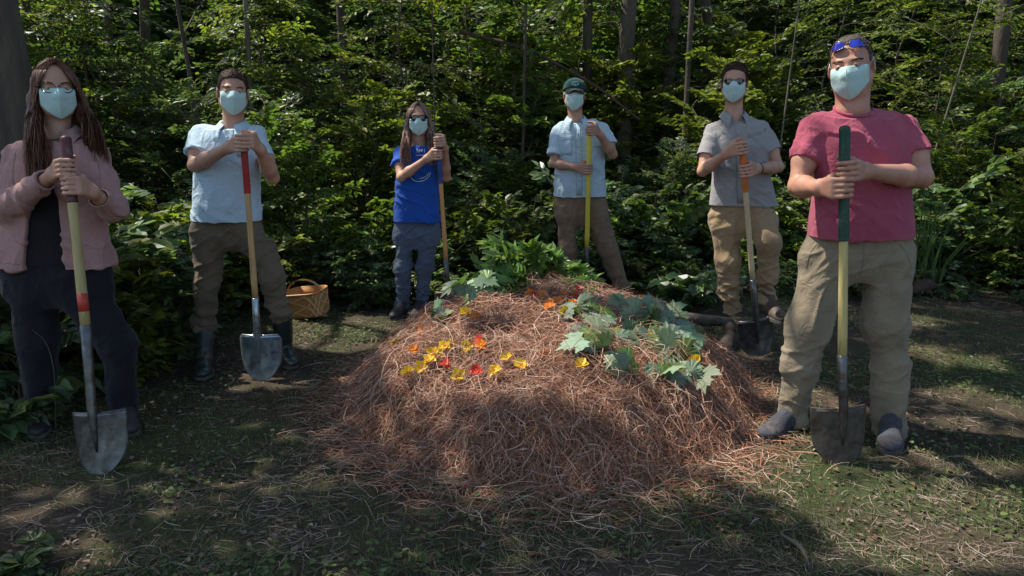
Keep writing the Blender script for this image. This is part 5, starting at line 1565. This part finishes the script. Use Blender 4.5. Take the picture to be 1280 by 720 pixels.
# dead branch hanging across the leaves
Q = catmull([W(575, 40, 8.9), W(618, 50, 8.8), W(660, 62, 8.7), W(700, 82, 8.6), W(745, 108, 8.5), W(800, 150, 8.4)], 26)
mb = MB(); V, F = tube(Q, .026 * (1 - .5 * np.linspace(0, 1, 26)), 10, False); V += rows_norm(V - np.repeat(Q, 10, 0)) * (snoise(V, 12, 5) * .008)[:, None]; mb.add(V, F)
M['deadwood'] = surf('reddish dead wood', (.10, .055, .04), (.05, .03, .022), rough=.95, nscale=12, bump=.6, bscale=60, bdist=.01)
tag(mb.build('dead_branch', [M['deadwood']]), 'reddish brown dead branch slanting through the leaves above the middle', 'branch')

# ------------------------------------------------------------------ canopy trees with unseen crowns, added to shade the clearing
LIT = []        # openings cut in the crowns to let sun onto chosen spots (point, radius)
def lit(px, py, rad, z=0.0, Y=None):
    p = G(px, py, z) if Y is None else W(px, py, Y); LIT.append((p, rad))
for a_ in [(600, 445, .30, .32), (680, 450, .22, .36), (690, 385, .34, .46), (620, 385, .26, .44), (560, 405, .24, .3), (500, 440, .20, .18), (760, 390, .24, .42), (835, 415, .18, .4), (800, 425, .16, .38), (740, 425, .16, .42), (930, 520, .20, .2), (985, 575, .14, .1), (850, 470, .10, .3),
           (400, 430, .28, 0), (350, 450, .16, 0), (440, 405, .22, 0), (380, 380, .28, .2), (300, 410, .16, .1), (1180, 640, .26, 0), (1110, 680, .10, 0), (1190, 545, .16, 0), (1240, 560, .16, 0), (1240, 650, .18, 0), (1200, 450, .14, 0), (1150, 440, .12, 0), (1225, 500, .12, 0), (880, 400, .12, 0), (860, 380, .12, 0), (1000, 500, .12, 0), (1140, 400, .12, 0), (1060, 640, .10, 0)]: lit(a_[0], a_[1], a_[2], a_[3])
rl = np.random.default_rng(4)
for k in range(34): lit(rl.uniform(90, 500), rl.uniform(20, 390), rl.uniform(.15, .4), Y=rl.uniform(5.2, 8.5))
for k in range(14): lit(rl.uniform(560, 1280), rl.uniform(10, 330), rl.uniform(.1, .25), Y=rl.uniform(7, 9))
for k in range(8): lit(rl.uniform(130, 240), rl.uniform(300, 460), rl.uniform(.12, .25), Y=rl.uniform(4.4, 5.4))
lit(680, 345, .35, Y=4.5); lit(845, 425, .2, Y=3.66); lit(1063, 60, .12, Y=3.35); lit(1130, 140, .10, Y=3.35)
lit(1000, 170, .10, Y=3.35); lit(1150, 150, .08, Y=3.35); lit(1030, 170, .11, Y=3.3); lit(1012, 320, .08, Y=3.3); lit(985, 530, .10, Y=3.3); lit(1010, 240, .07, Y=3.2)
lit(262, 165, .07, Y=4.4); lit(325, 170, .07, Y=4.4); lit(290, 92, .05, Y=4.4); lit(320, 440, .12, Y=4.2)
lit(505, 170, .07, Y=5.6); lit(505, 200, .06, Y=5.6); lit(693, 180, .08, Y=6.0); lit(715, 240, .07, Y=5.9); lit(885, 190, .06, Y=4.8); lit(945, 300, .07, Y=4.7); lit(905, 330, .06, Y=4.7); lit(125, 190, .04, Y=3.4)
LP = np.array([l[0] for l in LIT]); LR = np.array([l[1] for l in LIT]) * 1.1 + .14

def crown(root, C0, rx, ry, rz, n, leaf, seed, mat='leaf_a', thin=0.0, opening=True):
    r = np.random.default_rng(seed)
    # leaf clusters through the crown's volume
    m = n // 14; u = rows_norm(r.normal(size=(m, 3))) * (r.uniform(0, 1, (m, 1)) ** .45); c = C0 + u * [rx, ry, rz]
    c = c[snoise(c, 2.6, seed, 2) > -.30 + thin]
    C = (c[:, None, :] + r.normal(size=(len(c), 14, 3)) * [.22, .22, .10]).reshape(-1, 3); n = len(C)
    if opening:
        d = C[:, None, :] - LP[None]; t = d @ (-SUN_D); q = d + t[:, :, None] * SUN_D * 1.0
        q = d - (d @ SUN_D)[:, :, None] * SUN_D; dist = np.linalg.norm(q, axis=2)
        C = C[~np.any(dist < LR[None] * r.uniform(.75, 1.1, (n, 1)), 1)]; n = len(C)
    th = r.uniform(0, 2 * PI, n)
    v, f = leaf_quads(C, np.stack([np.cos(th), np.sin(th), r.uniform(-.5, .2, n)], 1), rows_norm(r.normal(size=(n, 3)) * .45 + [0, 0, 1]), leaf * r.uniform(.6, 1.2, n), leaf * .62 * r.uniform(.6, 1.2, n), .3)
    mb = MB(); mb.add(v, f, 0, np.repeat(r.uniform(.7, 1.4, (n, 1)) * np.ones((1, 3)), 6, 0))
    return mb.build('crown', [M[mat]], root, smooth=False, tint=True)

def shade_tree(x, y, H, rad, label, seed, cx=0, cy=0, n=9000, rb=.17, thin=0.0, rz=1.3, leaf=.15):
    root = empty('tree', (x, y, ground_h(x, y))); tag(root, label, 'tree')
    top = np.array([x + cx, y + cy, H]); P = catmull([(x, y, -.1), (x + .05, y, H * .3), (x + cx * .4, y + cy * .4, H * .62), (x + cx * .9, y + cy * .9, H)], 16)
    mb = MB(); add_tube(mb, P, rb * (1 - .65 * np.linspace(0, 1, 16)), 14); mb.build('trunk', [M['bark']], root)
    r = np.random.default_rng(seed)
    for k in range(6):
        a = k * 1.05 + r.uniform(0, .5); p = P[9 + k % 5]; e = top + np.array([math.cos(a) * rad * .8, math.sin(a) * rad * .8, r.uniform(-.4, .6)])
        mb = MB(); add_tube(mb, catmull([p, (p + e) / 2 + [0, 0, .4], e], 9), rb * .35 * (1 - .8 * np.linspace(0, 1, 9)), 7); mb.build('limb', [M['bark']], root)
    crown(root, top + [0, 0, .2], rad, rad, rz, int(n * .8), leaf, seed, thin=thin)
    settle(root); return root
for R__ in TR: settle(R__[0])
# crowns stand up-sun of the clearing (left, a little behind) and round it
shade_tree(-6.6, 4.4, 7.6, 2.5, 'unseen tall tree left of the clearing, its crown shading the people', 101, cx=1.5, cy=.3, n=10000, thin=.12)
shade_tree(-6.0, 7.4, 8.2, 2.5, 'unseen tall tree behind left, its crown shading the man in the polo shirt', 102, cx=1.6, cy=-.4, n=9000, thin=.15)
shade_tree(-4.6, 9.6, 8.4, 2.7, 'tall tree behind the woman in blue, its unseen crown reaching over the mound', 103, cx=2.5, cy=-3.6, n=11500, rb=.08)
shade_tree(2.6, 10.4, 8.2, 2.6, 'tall tree behind the man in grey with a wide unseen crown', 104, cx=-1.9, cy=-4.0, n=12000, rb=.09)
shade_tree(7.4, 6.6, 8.0, 2.9, 'unseen tall tree on the right with a crown over the shaded floor', 105, cx=-3.2, cy=-.2, n=14000)
shade_tree(5.6, 1.2, 8.6, 2.6, 'unseen tall tree right of the lens, its crown over the near floor', 106, cx=-3.6, cy=2.0, n=12000)
shade_tree(-5.4, .2, 8.0, 2.5, 'unseen tall tree left of the lens, its crown over the near floor', 107, cx=1.9, cy=1.8, n=11000)

# ------------------------------------------------------------------ leafy branches laid on the mound
def on_mound(px, py):
    d = ray(px, py); h, n, _, _ = MOUND_BVH.ray_cast(Vector(CAM), Vector(d))
    if h is None: return None, None
    return np.array(h), np.array(n)
MAPLE = [(0, 0), (.10, .04), (.30, -.10), (.34, .02), (.52, .02), (.44, .14), (.56, .26), (.50, .34), (.58, .50), (.40, .44), (.28, .36), (.26, .48), (.34, .60), (.22, .62), (.20, .76), (.10, .70), (0, 1.0)]
def lobed(mb, base, d, n, L, mat, tint, curl=.18, r=RNG):
    d = nrm(d); s = nrm(np.cross(d, n)); n = np.cross(s, d)
    pts = MAPLE + [(-a, b) for a, b in MAPLE[-2:0:-1]]
    def P(a, b, lift=0): 
        return base + s * a * L + d * b * L + n * (lift - curl * (a * a * 1.6 + (b - .3) ** 2 * .9) + .10 * abs(a) * (1 if lift == 0 else 1)) * L
    V = [P(0, .30, .02)] + [P(a * r.uniform(.93, 1.07), b, 0) for a, b in pts]; k = len(pts)
    F = [(0, 1 + i, 1 + (i + 1) % k) for i in range(k)]
    mb.add(V, F, mat, tint)
M['leaf_bough'] = surf('glossy bough leaf', (.15, .23, .055), (.11, .18, .045), rough=.45, nscale=8, tint=True, spec=.45, transl=.35)
M['leaf_glaucous'] = surf('glaucous oak leaf', (.20, .28, .195), (.145, .21, .15), rough=.55, nscale=14, tint=True, spec=.35, transl=.2, bump=.3, bscale=60)
M['twig'] = surf('pale twig', (.34, .26, .16), (.26, .19, .11), rough=.7)

def bough(name, label, lines, leaves, kindf, cat='branch'):
    root = empty(name, lines[0][0][0]); tag(root, label, cat)
    tb = MB()
    for P, r0, r1 in lines: P = catmull(P, 16); add_tube(tb, P, np.linspace(r0, r1, 16), 6)
    tb.build('twigs', [M['twig']], root)
    lf = MB(); kindf(lf); o = lf.build('leaves', leaves, root, smooth=False, tint=True)
    settle(root); return root

# the bushy bough on the crest
rb_ = np.random.default_rng(77)
def mW(px, py, Y): return W(px, py, Y)
L1 = [mW(742, 380, 4.55), mW(715, 366, 4.62), mW(680, 352, 4.6), mW(655, 336, 4.55), mW(632, 322, 4.5), mW(614, 318, 4.45)]
L2 = [mW(700, 384, 4.5), mW(680, 360, 4.45), mW(668, 340, 4.4), mW(664, 324, 4.4)]
L3 = [mW(690, 380, 4.4), mW(655, 362, 4.3), mW(628, 352, 4.3), mW(610, 356, 4.25)]
L4 = [mW(690, 372, 4.7), mW(706, 352, 4.7), mW(722, 350, 4.7), mW(740, 362, 4.65)]
L5 = [mW(690, 376, 4.45), mW(712, 368, 4.35), mW(724, 374, 4.3), mW(730, 384, 4.25)]
L6 = [mW(680, 372, 4.5), mW(650, 350, 4.4), mW(636, 336, 4.4), mW(622, 334, 4.35)]
L7 = [mW(696, 372, 4.6), mW(694, 350, 4.6), mW(690, 334, 4.6), mW(682, 326, 4.55)]
L8 = [mW(660, 376, 4.3), mW(642, 370, 4.2), mW(628, 370, 4.15), mW(616, 378, 4.1)]
for P_ in (L1, L2, L3, L4, L5, L6, L7, L8):
    for q in P_: q[2] += .06
def crest(lf):
    for P in (L1, L2, L3, L4, L5, L6, L7, L8):
        Q = catmull(P, 40); T = rows_norm(np.gradient(Q, axis=0))
        for i_ in range(1, 40):
            for s in (-1, 1, 0, -.5, .5):
                a = rb_.uniform(-1, 1, 3) * .5; side = np.cross(T[i_], [0, -.4, 1]); dd = T[i_] * .5 + side * s * .9 + np.array([0, -.35, .02]) + a * .9
                L = rb_.uniform(.055, .115); n = rows_norm(np.array([[0, -.5, 1]]) + rb_.normal(size=(1, 3)) * .5)
                v, f = leaf_quads(Q[i_][None], dd[None], n, np.array([L]), np.array([L * .48]), .25, 'oval', .35)
                g = rb_.uniform(.7, 1.7); lf.add(v, f, 0, (g * rb_.uniform(.8, 1.2), g, g * rb_.uniform(.7, 1.3)))
bough('leafy_branch', 'bushy green branch with slender leaves laid across the crest of the mound', [(L1, .006, .002), (L2, .004, .0015), (L3, .004, .0015), (L4, .004, .0015), (L5, .004, .0015), (L6, .004, .0015), (L7, .004, .0015), (L8, .004, .0015)], [M['leaf_bough']], crest)

def cluster(lf, pts, mat, L0, r, flat=.5, tint=(.6, 1.4)):
    for (px, py, Yd) in pts:
        h, n = on_mound(px, py) if Yd is None else (W(px, py, Yd), np.array([0, -.5, .8]))
        if h is None: h, n = W(px, py, 3.7), np.array([0, -.5, .8])
        th = r.uniform(0, 2 * PI); d = np.array([math.cos(th), -abs(math.sin(th)) * .7 - .1, -.35]); n2_ = nrm(np.array([0, -.55, .75]) * .8 + r.normal(size=3) * .45)
        L = L0 * r.uniform(.75, 1.2)
        lobed(lf, h + np.array([0, -.025, .085]) - nrm(d) * L * .35, d, n2_, L, mat, tuple(np.array([r.uniform(.85, 1.2), 1, r.uniform(.75, 1.1)]) * r.uniform(*tint)), r.uniform(.1, .9), r)
r1 = np.random.default_rng(5)
big = [(708, 408, None), (722, 402, None), (735, 412, None), (745, 430, None), (752, 418, None), (760, 436, None), (772, 442, None), (786, 440, None), (795, 430, None), (740, 396, None), (770, 398, None), (716, 448, None), (733, 448, None), (752, 452, None),
       (800, 448, None), (765, 466, None), (775, 480, None), (790, 410, None), (800, 452, None), (722, 430, None), (806, 436, None)]
drp = [(812, 410, None), (822, 418, None), (834, 422, None), (846, 424, None), (840, 436, None), (828, 440, None), (816, 432, None), (856, 438, None), (850, 450, None), (830, 454, None), (842, 412, None), (826, 406, None), (858, 426, None), (838, 462, None)]
lowr = [(820, 476, None), (832, 482, None), (850, 478, None), (862, 486, None), (874, 492, None), (845, 490, None), (880, 500, None)]
def arch(pts):
    out = []
    for k, (px, py) in enumerate(pts):
        h, n = on_mound(px, py); h = W(px, py, 3.8) if h is None else h
        out.append(h + np.array([0, -.03, .03 + .07 * math.sin(PI * k / (len(pts) - 1))]))
    return out
S1 = arch([(765, 410), (795, 398), (825, 398), (846, 408), (856, 426)]); S2 = arch([(770, 416), (800, 406), (824, 404), (838, 424)])
S3 = arch([(700, 442), (730, 428), (765, 424), (800, 424)]); S4 = arch([(800, 452), (812, 462), (830, 474), (868, 488)]); S5 = arch([(770, 440), (778, 460), (768, 474), (780, 488)])
def right_b(lf):
    cluster(lf, big, 1, .14, r1); cluster(lf, [(q[0] + 6, q[1] - 7, None) for q in big[::2]], 0, .12, r1, tint=(.7, 1.3))
    cluster(lf, drp + [(q[0] - 5, q[1] + 8, None) for q in drp[::2]], 1, .18, r1); cluster(lf, [(q[0] + 4, q[1] + 12, None) for q in drp[::2]], 0, .14, r1, tint=(.5, .9))
    cluster(lf, lowr, 1, .14, r1); cluster(lf, [(q[0] + 8, q[1] + 4, None) for q in lowr[::2]], 0, .10, r1, tint=(.5, .9))
bough('oak_branch', 'branch of pale blue-green lobed leaves drooping over the right side of the mound', [(S1, .004, .0025), (S2, .0035, .002), (S3, .004, .002), (S4, .0035, .002), (S5, .003, .0015)], [M['leaf_bough'], M['leaf_glaucous']], right_b)
lb_ = [(566, 376, None), (574, 372, None), (584, 380, None), (594, 384, None), (600, 374, None), (608, 368, None), (572, 386, None)]
S6 = [W(625, 372, 4.4), W(605, 366, 4.35), W(585, 374, 4.25), W(568, 376, 4.2)]
def left_b(lf):
    cluster(lf, lb_[:5:2] + lb_[4:6], 1, .13, r1); cluster(lf, lb_[1::2] + [(590, 390, None), (600, 350, 4.3)], 0, .13, r1, tint=(.5, 1.2))
bough('oak_sprig', 'small sprig of lobed leaves on the upper left of the mound', [(S6, .0035, .002)], [M['leaf_bough'], M['leaf_glaucous']], left_b)
def left_c(lf):
    cluster(lf, [(548, 404, None), (556, 408, None), (552, 413, None)], 1, .10, r1); cluster(lf, [(545, 412, None), (560, 414, None)], 0, .10, r1, tint=(.3, .6))
bough('leaf_sprig', 'two-tone leaf sprig, pale above dark, on the left slope of the mound', [([W(565, 404, 4.0), W(556, 406, 3.96), W(548, 410, 3.93)], .002, .0015)], [M['leaf_bough'], M['leaf_glaucous']], left_c)
def left_d(lf):
    for (px, py) in [(505, 420), (512, 416), (519, 420), (508, 426), (516, 427), (498, 424), (523, 426)]:
        h, n = on_mound(px, py)
        if h is None: continue
        a = r1.uniform(0, 6.28); dd = np.array([math.cos(a), math.sin(a), .2]); L = r1.uniform(.06, .09)
        v, f = leaf_quads((h + [0, -.01, .03] - dd * .03)[None], dd[None], nrm(n + r1.normal(size=3) * .3)[None], np.array([L]), np.array([L * .7]), .3, 'oval', .1); lf.add(v, f, 0, (1.9, 1.7, .6))
bough('leaf_rosette', 'yellow-green leafy sprig at the far left of the mound', [([W(520, 428, 3.95), W(510, 422, 3.95)], .002, .0015)], [M['leaf_bough']], left_d)

# ------------------------------------------------------------------ blossoms lying on the straw
M['yellow'] = surf('yellow petal', (.74, .50, .02), (.70, .38, .01), rough=.5, transl=.25, tint=True)
M['orange'] = surf('orange petal', (.72, .22, .02), (.62, .14, .01), rough=.5, transl=.25, tint=True)
M['red'] = surf('red petal', (.62, .05, .03), (.5, .03, .03), rough=.5, transl=.25, tint=True)
FL = dict(yellow=[(502, 443), (514, 479), (541, 454), (538, 469), (543, 453), (560, 447), (570, 435), (573, 479), (586, 446), (623, 414), (655, 471), (664, 391), (682, 390), (724, 473), (804, 438), (858, 462), (640, 408), (552, 395), (588, 402), (611, 398), (648, 396), (528, 470), (636, 462), (706, 402), (618, 478)],
          orange=[(536, 426), (547, 391), (565, 382), (600, 412), (672, 453), (679, 380), (695, 391), (726, 390), (606, 446), (690, 402), (668, 378), (703, 384), (714, 396), (684, 394), (733, 388), (520, 452)],
          red=[(564, 472), (599, 475), (606, 438), (673, 382), (714, 384), (738, 393), (806, 432), (722, 378), (745, 398), (659, 384)])
order = ['', 'second ', 'third ', 'fourth ', 'fifth ', 'sixth ', 'seventh ', 'eighth ', 'ninth ', 'tenth ', 'eleventh ', 'twelfth ', 'thirteenth ', 'fourteenth ', 'fifteenth ', 'sixteenth ', 'seventeenth ', 'eighteenth ', 'nineteenth ', 'twentieth ', 'twenty-first ', 'twenty-second ', 'twenty-third ', 'twenty-fourth ', 'twenty-fifth ', 'twenty-sixth ']
rf = np.random.default_rng(9)
for col, ps in FL.items():
    ps = sorted([p_ for p_ in ps if on_mound(*p_)[0] is not None])
    for k, (px, py) in enumerate(ps):
        h, n = on_mound(px, py); lf = MB(); npet = int(rf.integers(5, 8)); ph = rf.uniform(0, 6.28); up = nrm(n + np.array([0, -.5, .1]) + rf.normal(size=3) * .3)
        a1 = nrm(np.cross(up, [.3, .2, .9])); a2 = np.cross(up, a1); c0 = h + up * .05 + np.array([0, -.01, .030])
        for q in range(npet):
            t = ph + q * 2 * PI / npet; d = math.cos(t) * a1 + math.sin(t) * a2; d2 = nrm(d + up * rf.uniform(.1, .6))
            L = rf.uniform(.028, .044)
            v, f = leaf_quads(c0[None], d2[None], (up - d * .2)[None], np.array([L]), np.array([L * rf.uniform(.75, .95)]), .5, 'petal', rf.uniform(-.35, .25))
            lf.add(v, f, 0, tuple(np.ones(3) * rf.uniform(.8, 1.15)))
        root = empty('blossom', h)
        where = 'leftmost' if k == 0 else ('rightmost' if k == len(ps) - 1 else order[k] + 'from the left')
        lab = f'{col} blossom on the straw mound, {where} of the {col} ones' if k in (0, len(ps) - 1) else f'{col} blossom on the straw mound, {order[k].strip()} {col} one from the left'
        tag(root, lab, 'flower', f'{col} blossoms on the mound')
        lf.build('petals', [M[col]], root, smooth=False, tint=True)
        cm = MB(); add_tube(cm, [c0 - up * .002, c0 + up * .006, c0 + up * .010], [.006, .006, .002], 8); cm.build('flower_centre', [M['orange' if col != 'orange' else 'yellow']], root, tint=True)
        settle(root)

# ------------------------------------------------------------------ basket
def basket():
    b0 = G(388, 398); b0[2] = 0
    root = empty('basket', b0); tag(root, 'light woven wood-chip basket tipped on the ground behind a rubber boot', 'basket')
    Wd, Dp, H = .31, .20, .19; Rm = rotm('Y', -.13) @ rotm('Z', -.30) @ rotm('X', .10)
    def A(p): return b0 + Rm @ np.asarray(p, float) + np.array([0, 0, .035])
    def ring(z, g): 
        th = np.linspace(0, 2 * PI, 40, endpoint=False); out = []
        for t in th:
            c, s = math.cos(t), math.sin(t); e = 2 / 5.
            out.append((Wd / 2 * g * abs(c) ** e * math.copysign(1, c), Dp / 2 * g * abs(s) ** e * math.copysign(1, s), z))
        return out
    mb = MB(); lv = [(0, .90), (.01, .93), (.07, .97), (.13, 1.0), (H, 1.03)]
    V = [A(p) for z, g in lv for p in ring(z, g)] + [A((p[0] * .96, p[1] * .94, p[2])) for z, g in lv[::-1] for p in ring(z + (.006 if z == 0 else 0), g)]
    F = [(i * 40 + j, i * 40 + (j + 1) % 40, (i + 1) * 40 + (j + 1) % 40, (i + 1) * 40 + j) for i in range(9) for j in range(40)]
    mb.add(V, F); mb.F.append((np.array([list(range(40))[::-1]]), 0)); mb.F.append((np.array([list(range(360, 400))]), 0))
    mb.build('basket_body', [M['chip']], root)
    sm = MB(); 
    def wall(u, z, o=.0015):
        rr = np.array(ring(z, np.interp(z, [q[0] for q in lv], [q[1] for q in lv]))); th = u % 1 * 40; i_ = int(th) % 40; p = rr[i_] * (1 - th % 1) + rr[(i_ + 1) % 40] * (th % 1)
        n = nrm([p[0] / Wd ** 2, p[1] / Dp ** 2, 0]); return p + n * o
    for k in range(13):
        for s in (-1, 1):
            u0 = k / 13.; P = [wall(u0 + s * .16 * q, .008 + (H - .02) * q, .0025 if s > 0 else .004) for q in np.linspace(0, 1, 12)]
            P = np.array([A(p) for p in P]); N = np.array([nrm([math.cos(2 * PI * u0), math.sin(2 * PI * u0), 0]) @ Rm.T]); v, f = ribbons(P[None], .011, N, np.ones(12)); sm.add(v, f)
    sm.build('lattice', [M['chip_pale']], root, smooth=False)
    rm = MB(); R2 = ring(H, 1.05) ; R2.append(R2[0]); add_tube(rm, [A(p) for p in R2], .0075, 8, caps=False); rm.build('rim', [M['chip']], root)
    hd = MB(); P = np.array([A((Wd / 2 * math.cos(t) * 1.02, 0, H - .04 + .13 * math.sin(t))) for t in np.linspace(0, PI, 22)])
    v, f = ribbons(P[None], .024, np.array([Rm @ [0, .0, 1.0]]), np.ones(22)); 
    off = np.array([A((0, 0, H - .04))]); o2 = rows_norm(P - off) * .004; v2, f2 = ribbons((P + o2)[None], .024, np.array([Rm @ [0, 0, 1.0]]), np.ones(22))
    side = Rm @ np.array([0, .012, 0]); L_ = P - side; R3 = P + side; L4 = L_ + o2; R4 = R3 + o2; VV = np.stack([L_, R3, R4, L4], 1).reshape(-1, 3)
    FF = [(i_ * 4 + a, i_ * 4 + (a + 1) % 4, (i_ + 1) * 4 + (a + 1) % 4, (i_ + 1) * 4 + a) for i_ in range(21) for a in range(4)]
    hd.add(VV, FF); hd.build('handle', [M['chip']], root, smooth=False)
    settle(root)
M['chip'] = wood_mat('wood chip weave', (.52, .26, .08), (.44, .20, .06)); M['chip_pale'] = wood_mat('pale chip strips', (.66, .42, .20), (.58, .34, .14))
basket()

# ------------------------------------------------------------------ logs, stick, special plants
def log(name, label, P, R, mat, seed=1, cat='log'):
    Q = catmull(P, 22); V, F = tube(Q, np.interp(np.linspace(0, 1, 22), np.linspace(0, 1, len(R)), R), 14, True)
    c = np.vstack([np.repeat(Q, 14, 0), Q[:1], Q[-1:]]); V = c + (V - c) * (1 + snoise(V, (9, 9, 9), seed, 3)[:, None] * .30)
    mb = MB(); q = F[F[:, 2] != F[:, 3]]; t = F[F[:, 2] == F[:, 3]][:, :3]; mb.add(V, q); mb.F.append((t, 0))
    tag(mb.build(name, [M[mat]]), label, cat)
g1 = gz(G(1136, 372)); g2 = gz(G(1176, 372))
log('rotten_log', 'short reddish rotten log lying at the wood edge beyond the man in red', [g1 + [0, 0, .05], (g1 + g2) / 2 + [0, .05, .09], g2 + [0, .1, .06]], [.03, .075, .07, .04], 'deadwood', 3)
g1 = gz(G(800, 402)); g2 = gz(G(900, 408)); log('fallen_limb', 'long dark fallen limb on the ground behind the right of the mound', [g1 + [0, 0, .03], (g1 + g2) / 2 + [0, 0, .05], g2 + [.1, 0, .03]], [.02, .045, .045, .03], 'bark', 5)
g1 = gz(G(975, 672)); g2 = gz(G(1012, 716)); log('stick', 'pale curved stick on the ground at the bottom near the right', [g1 + [0, 0, .012], (g1 + g2) / 2 + [.02, 0, .02], g2 + [0, 0, .012]], [.004, .007, .006, .003], 'bark_pale', 6, 'stick')
g1 = gz(G(1000, 474)); 

# big-leaved plants close to the lens on the left, strap leaves behind the man in red
kb = make_shrub(seed=61, H=.30, nstem=6, spread=.4, leaf=.17, mat='leaf_cool', sprL=.16, nspr=2, nl=7, aspect=.62, name='broadleaf_plant', trunk_r=.005, lean=.6)
KB = Kind(kb, 'large-leaved green plant low beside the legs of the woman in pink', 'plant', 'large-leaved plants at the left edge')
def at_px(px, py): g = G(px, py); return g[0], g[1]
for k, (px, py, sc, lb) in enumerate([(12, 540, .75, 'large-leaved plant at the left edge beside the leg of the woman in pink'), (14, 716, .34, 'large-leaved plant in the bottom left corner')]):
    x, y = at_px(px, py); o = KB.put(x, y, sc=sc); o['label'] = lb; 
for (px, py, sc) in [(855, 385, .8), (880, 380, .9), (832, 380, .6)]:
    x, y = at_px(px, py); o = KB.put(x, y, sc=sc); o['label'] = 'round-leaved plant in the shade left of the man in grey'; o['group'] = 'shaded plants left of the man in grey'
# leafy plants crowding the left side
for (px, py, k_, sc) in [(190, 450, 0, 1.2), (178, 470, 1, .9), (165, 440, 0, 1.5), (190, 425, 2, 1.5), (150, 460, 1, 1.4), (30, 500, 0, 1.5), (8, 470, 2, 1.8), (-40, 480, 0, 1.8), (230, 400, 1, 1.6), (440, 372, 0, .9), (310, 392, 1, 1.0), (460, 385, 0, .8), (100, 440, 1, 1.7), (128, 480, 2, 1.0)]:
    x, y = at_px(px, py); K_herb[k_].put(x, y, sc=sc)
def strap(name, label, x, y, n, H, seed, cols, group=None):
    r = np.random.default_rng(seed); mb = MB(); p = np.array([[x, y]]) + r.normal(size=(n, 2)) * .09
    v, f, c = blades(p, H * .5, H, .024, cols, seed, .55); mb.add(v, f, 0, c); tag(mb.build(name, [M['grass']], None, smooth=False, tint=True), label, 'plant', group)
x, y = W(1172, 172, 6.6)[0], 6.6
strap('strap_leaved_plant', 'plant of long grassy strap leaves beyond the hip of the man in red', x, y, 46, 1.0, 5, [(.12, .19, .05), (.08, .13, .05), (.17, .25, .07)])
x = W(205, 172, 4.9)[0]; strap('strap_leaved_plant', 'upright strap-leaved plant left of the man in the polo shirt', x, 4.9, 26, .75, 6, [(.10, .16, .04), (.14, .21, .06)])
# arching bare twig in front of the dark jeans
g = gz(G(70, 545)); Q = [g, W(68, 470, 3.0), W(58, 430, 3.0), W(40, 412, 3.0)]
mb = MB(); add_tube(mb, catmull(Q, 16), np.linspace(.002, .0008, 16), 5); tag(mb.build('twig', [M['stem']]), 'thin bare twig arching in front of the woman in pink', 'twig')

# ------------------------------------------------------------------ light
w = bpy.data.worlds.new('World'); SC.world = w; w.use_nodes = True
nt = w.node_tree; bg = nt.nodes['Background']; sky = nt.nodes.new('ShaderNodeTexSky'); sky.sky_type = 'NISHITA'; sky.sun_disc = False
el = math.asin(-SUN_D[2]); az = math.atan2(-SUN_D[0], -SUN_D[1])
sky.sun_elevation = el; sky.sun_rotation = az; nt.links.new(sky.outputs[0], bg.inputs[0]); bg.inputs[1].default_value = .15
l = bpy.data.lights.new('sun', 'SUN'); l.energy = 5.0; l.angle = math.radians(.5); l.color = (1, .95, .86)
lo = bpy.data.objects.new('sun', l); COL.objects.link(lo); lo.rotation_euler = Vector(SUN_D).to_track_quat('-Z', 'Y').to_euler(); lo.location = (-6, 4, 14)
vs = SC.view_settings; vs.view_transform = 'Standard'; vs.look = 'None'; vs.exposure = 0.68; vs.gamma = 1.0; vs.use_curve_mapping = False
SC.cycles.use_denoising = True; SC.cycles.max_bounces = 8; SC.cycles.diffuse_bounces = 6; SC.cycles.transmission_bounces = 4
SC.cycles.sample_clamp_indirect = 6
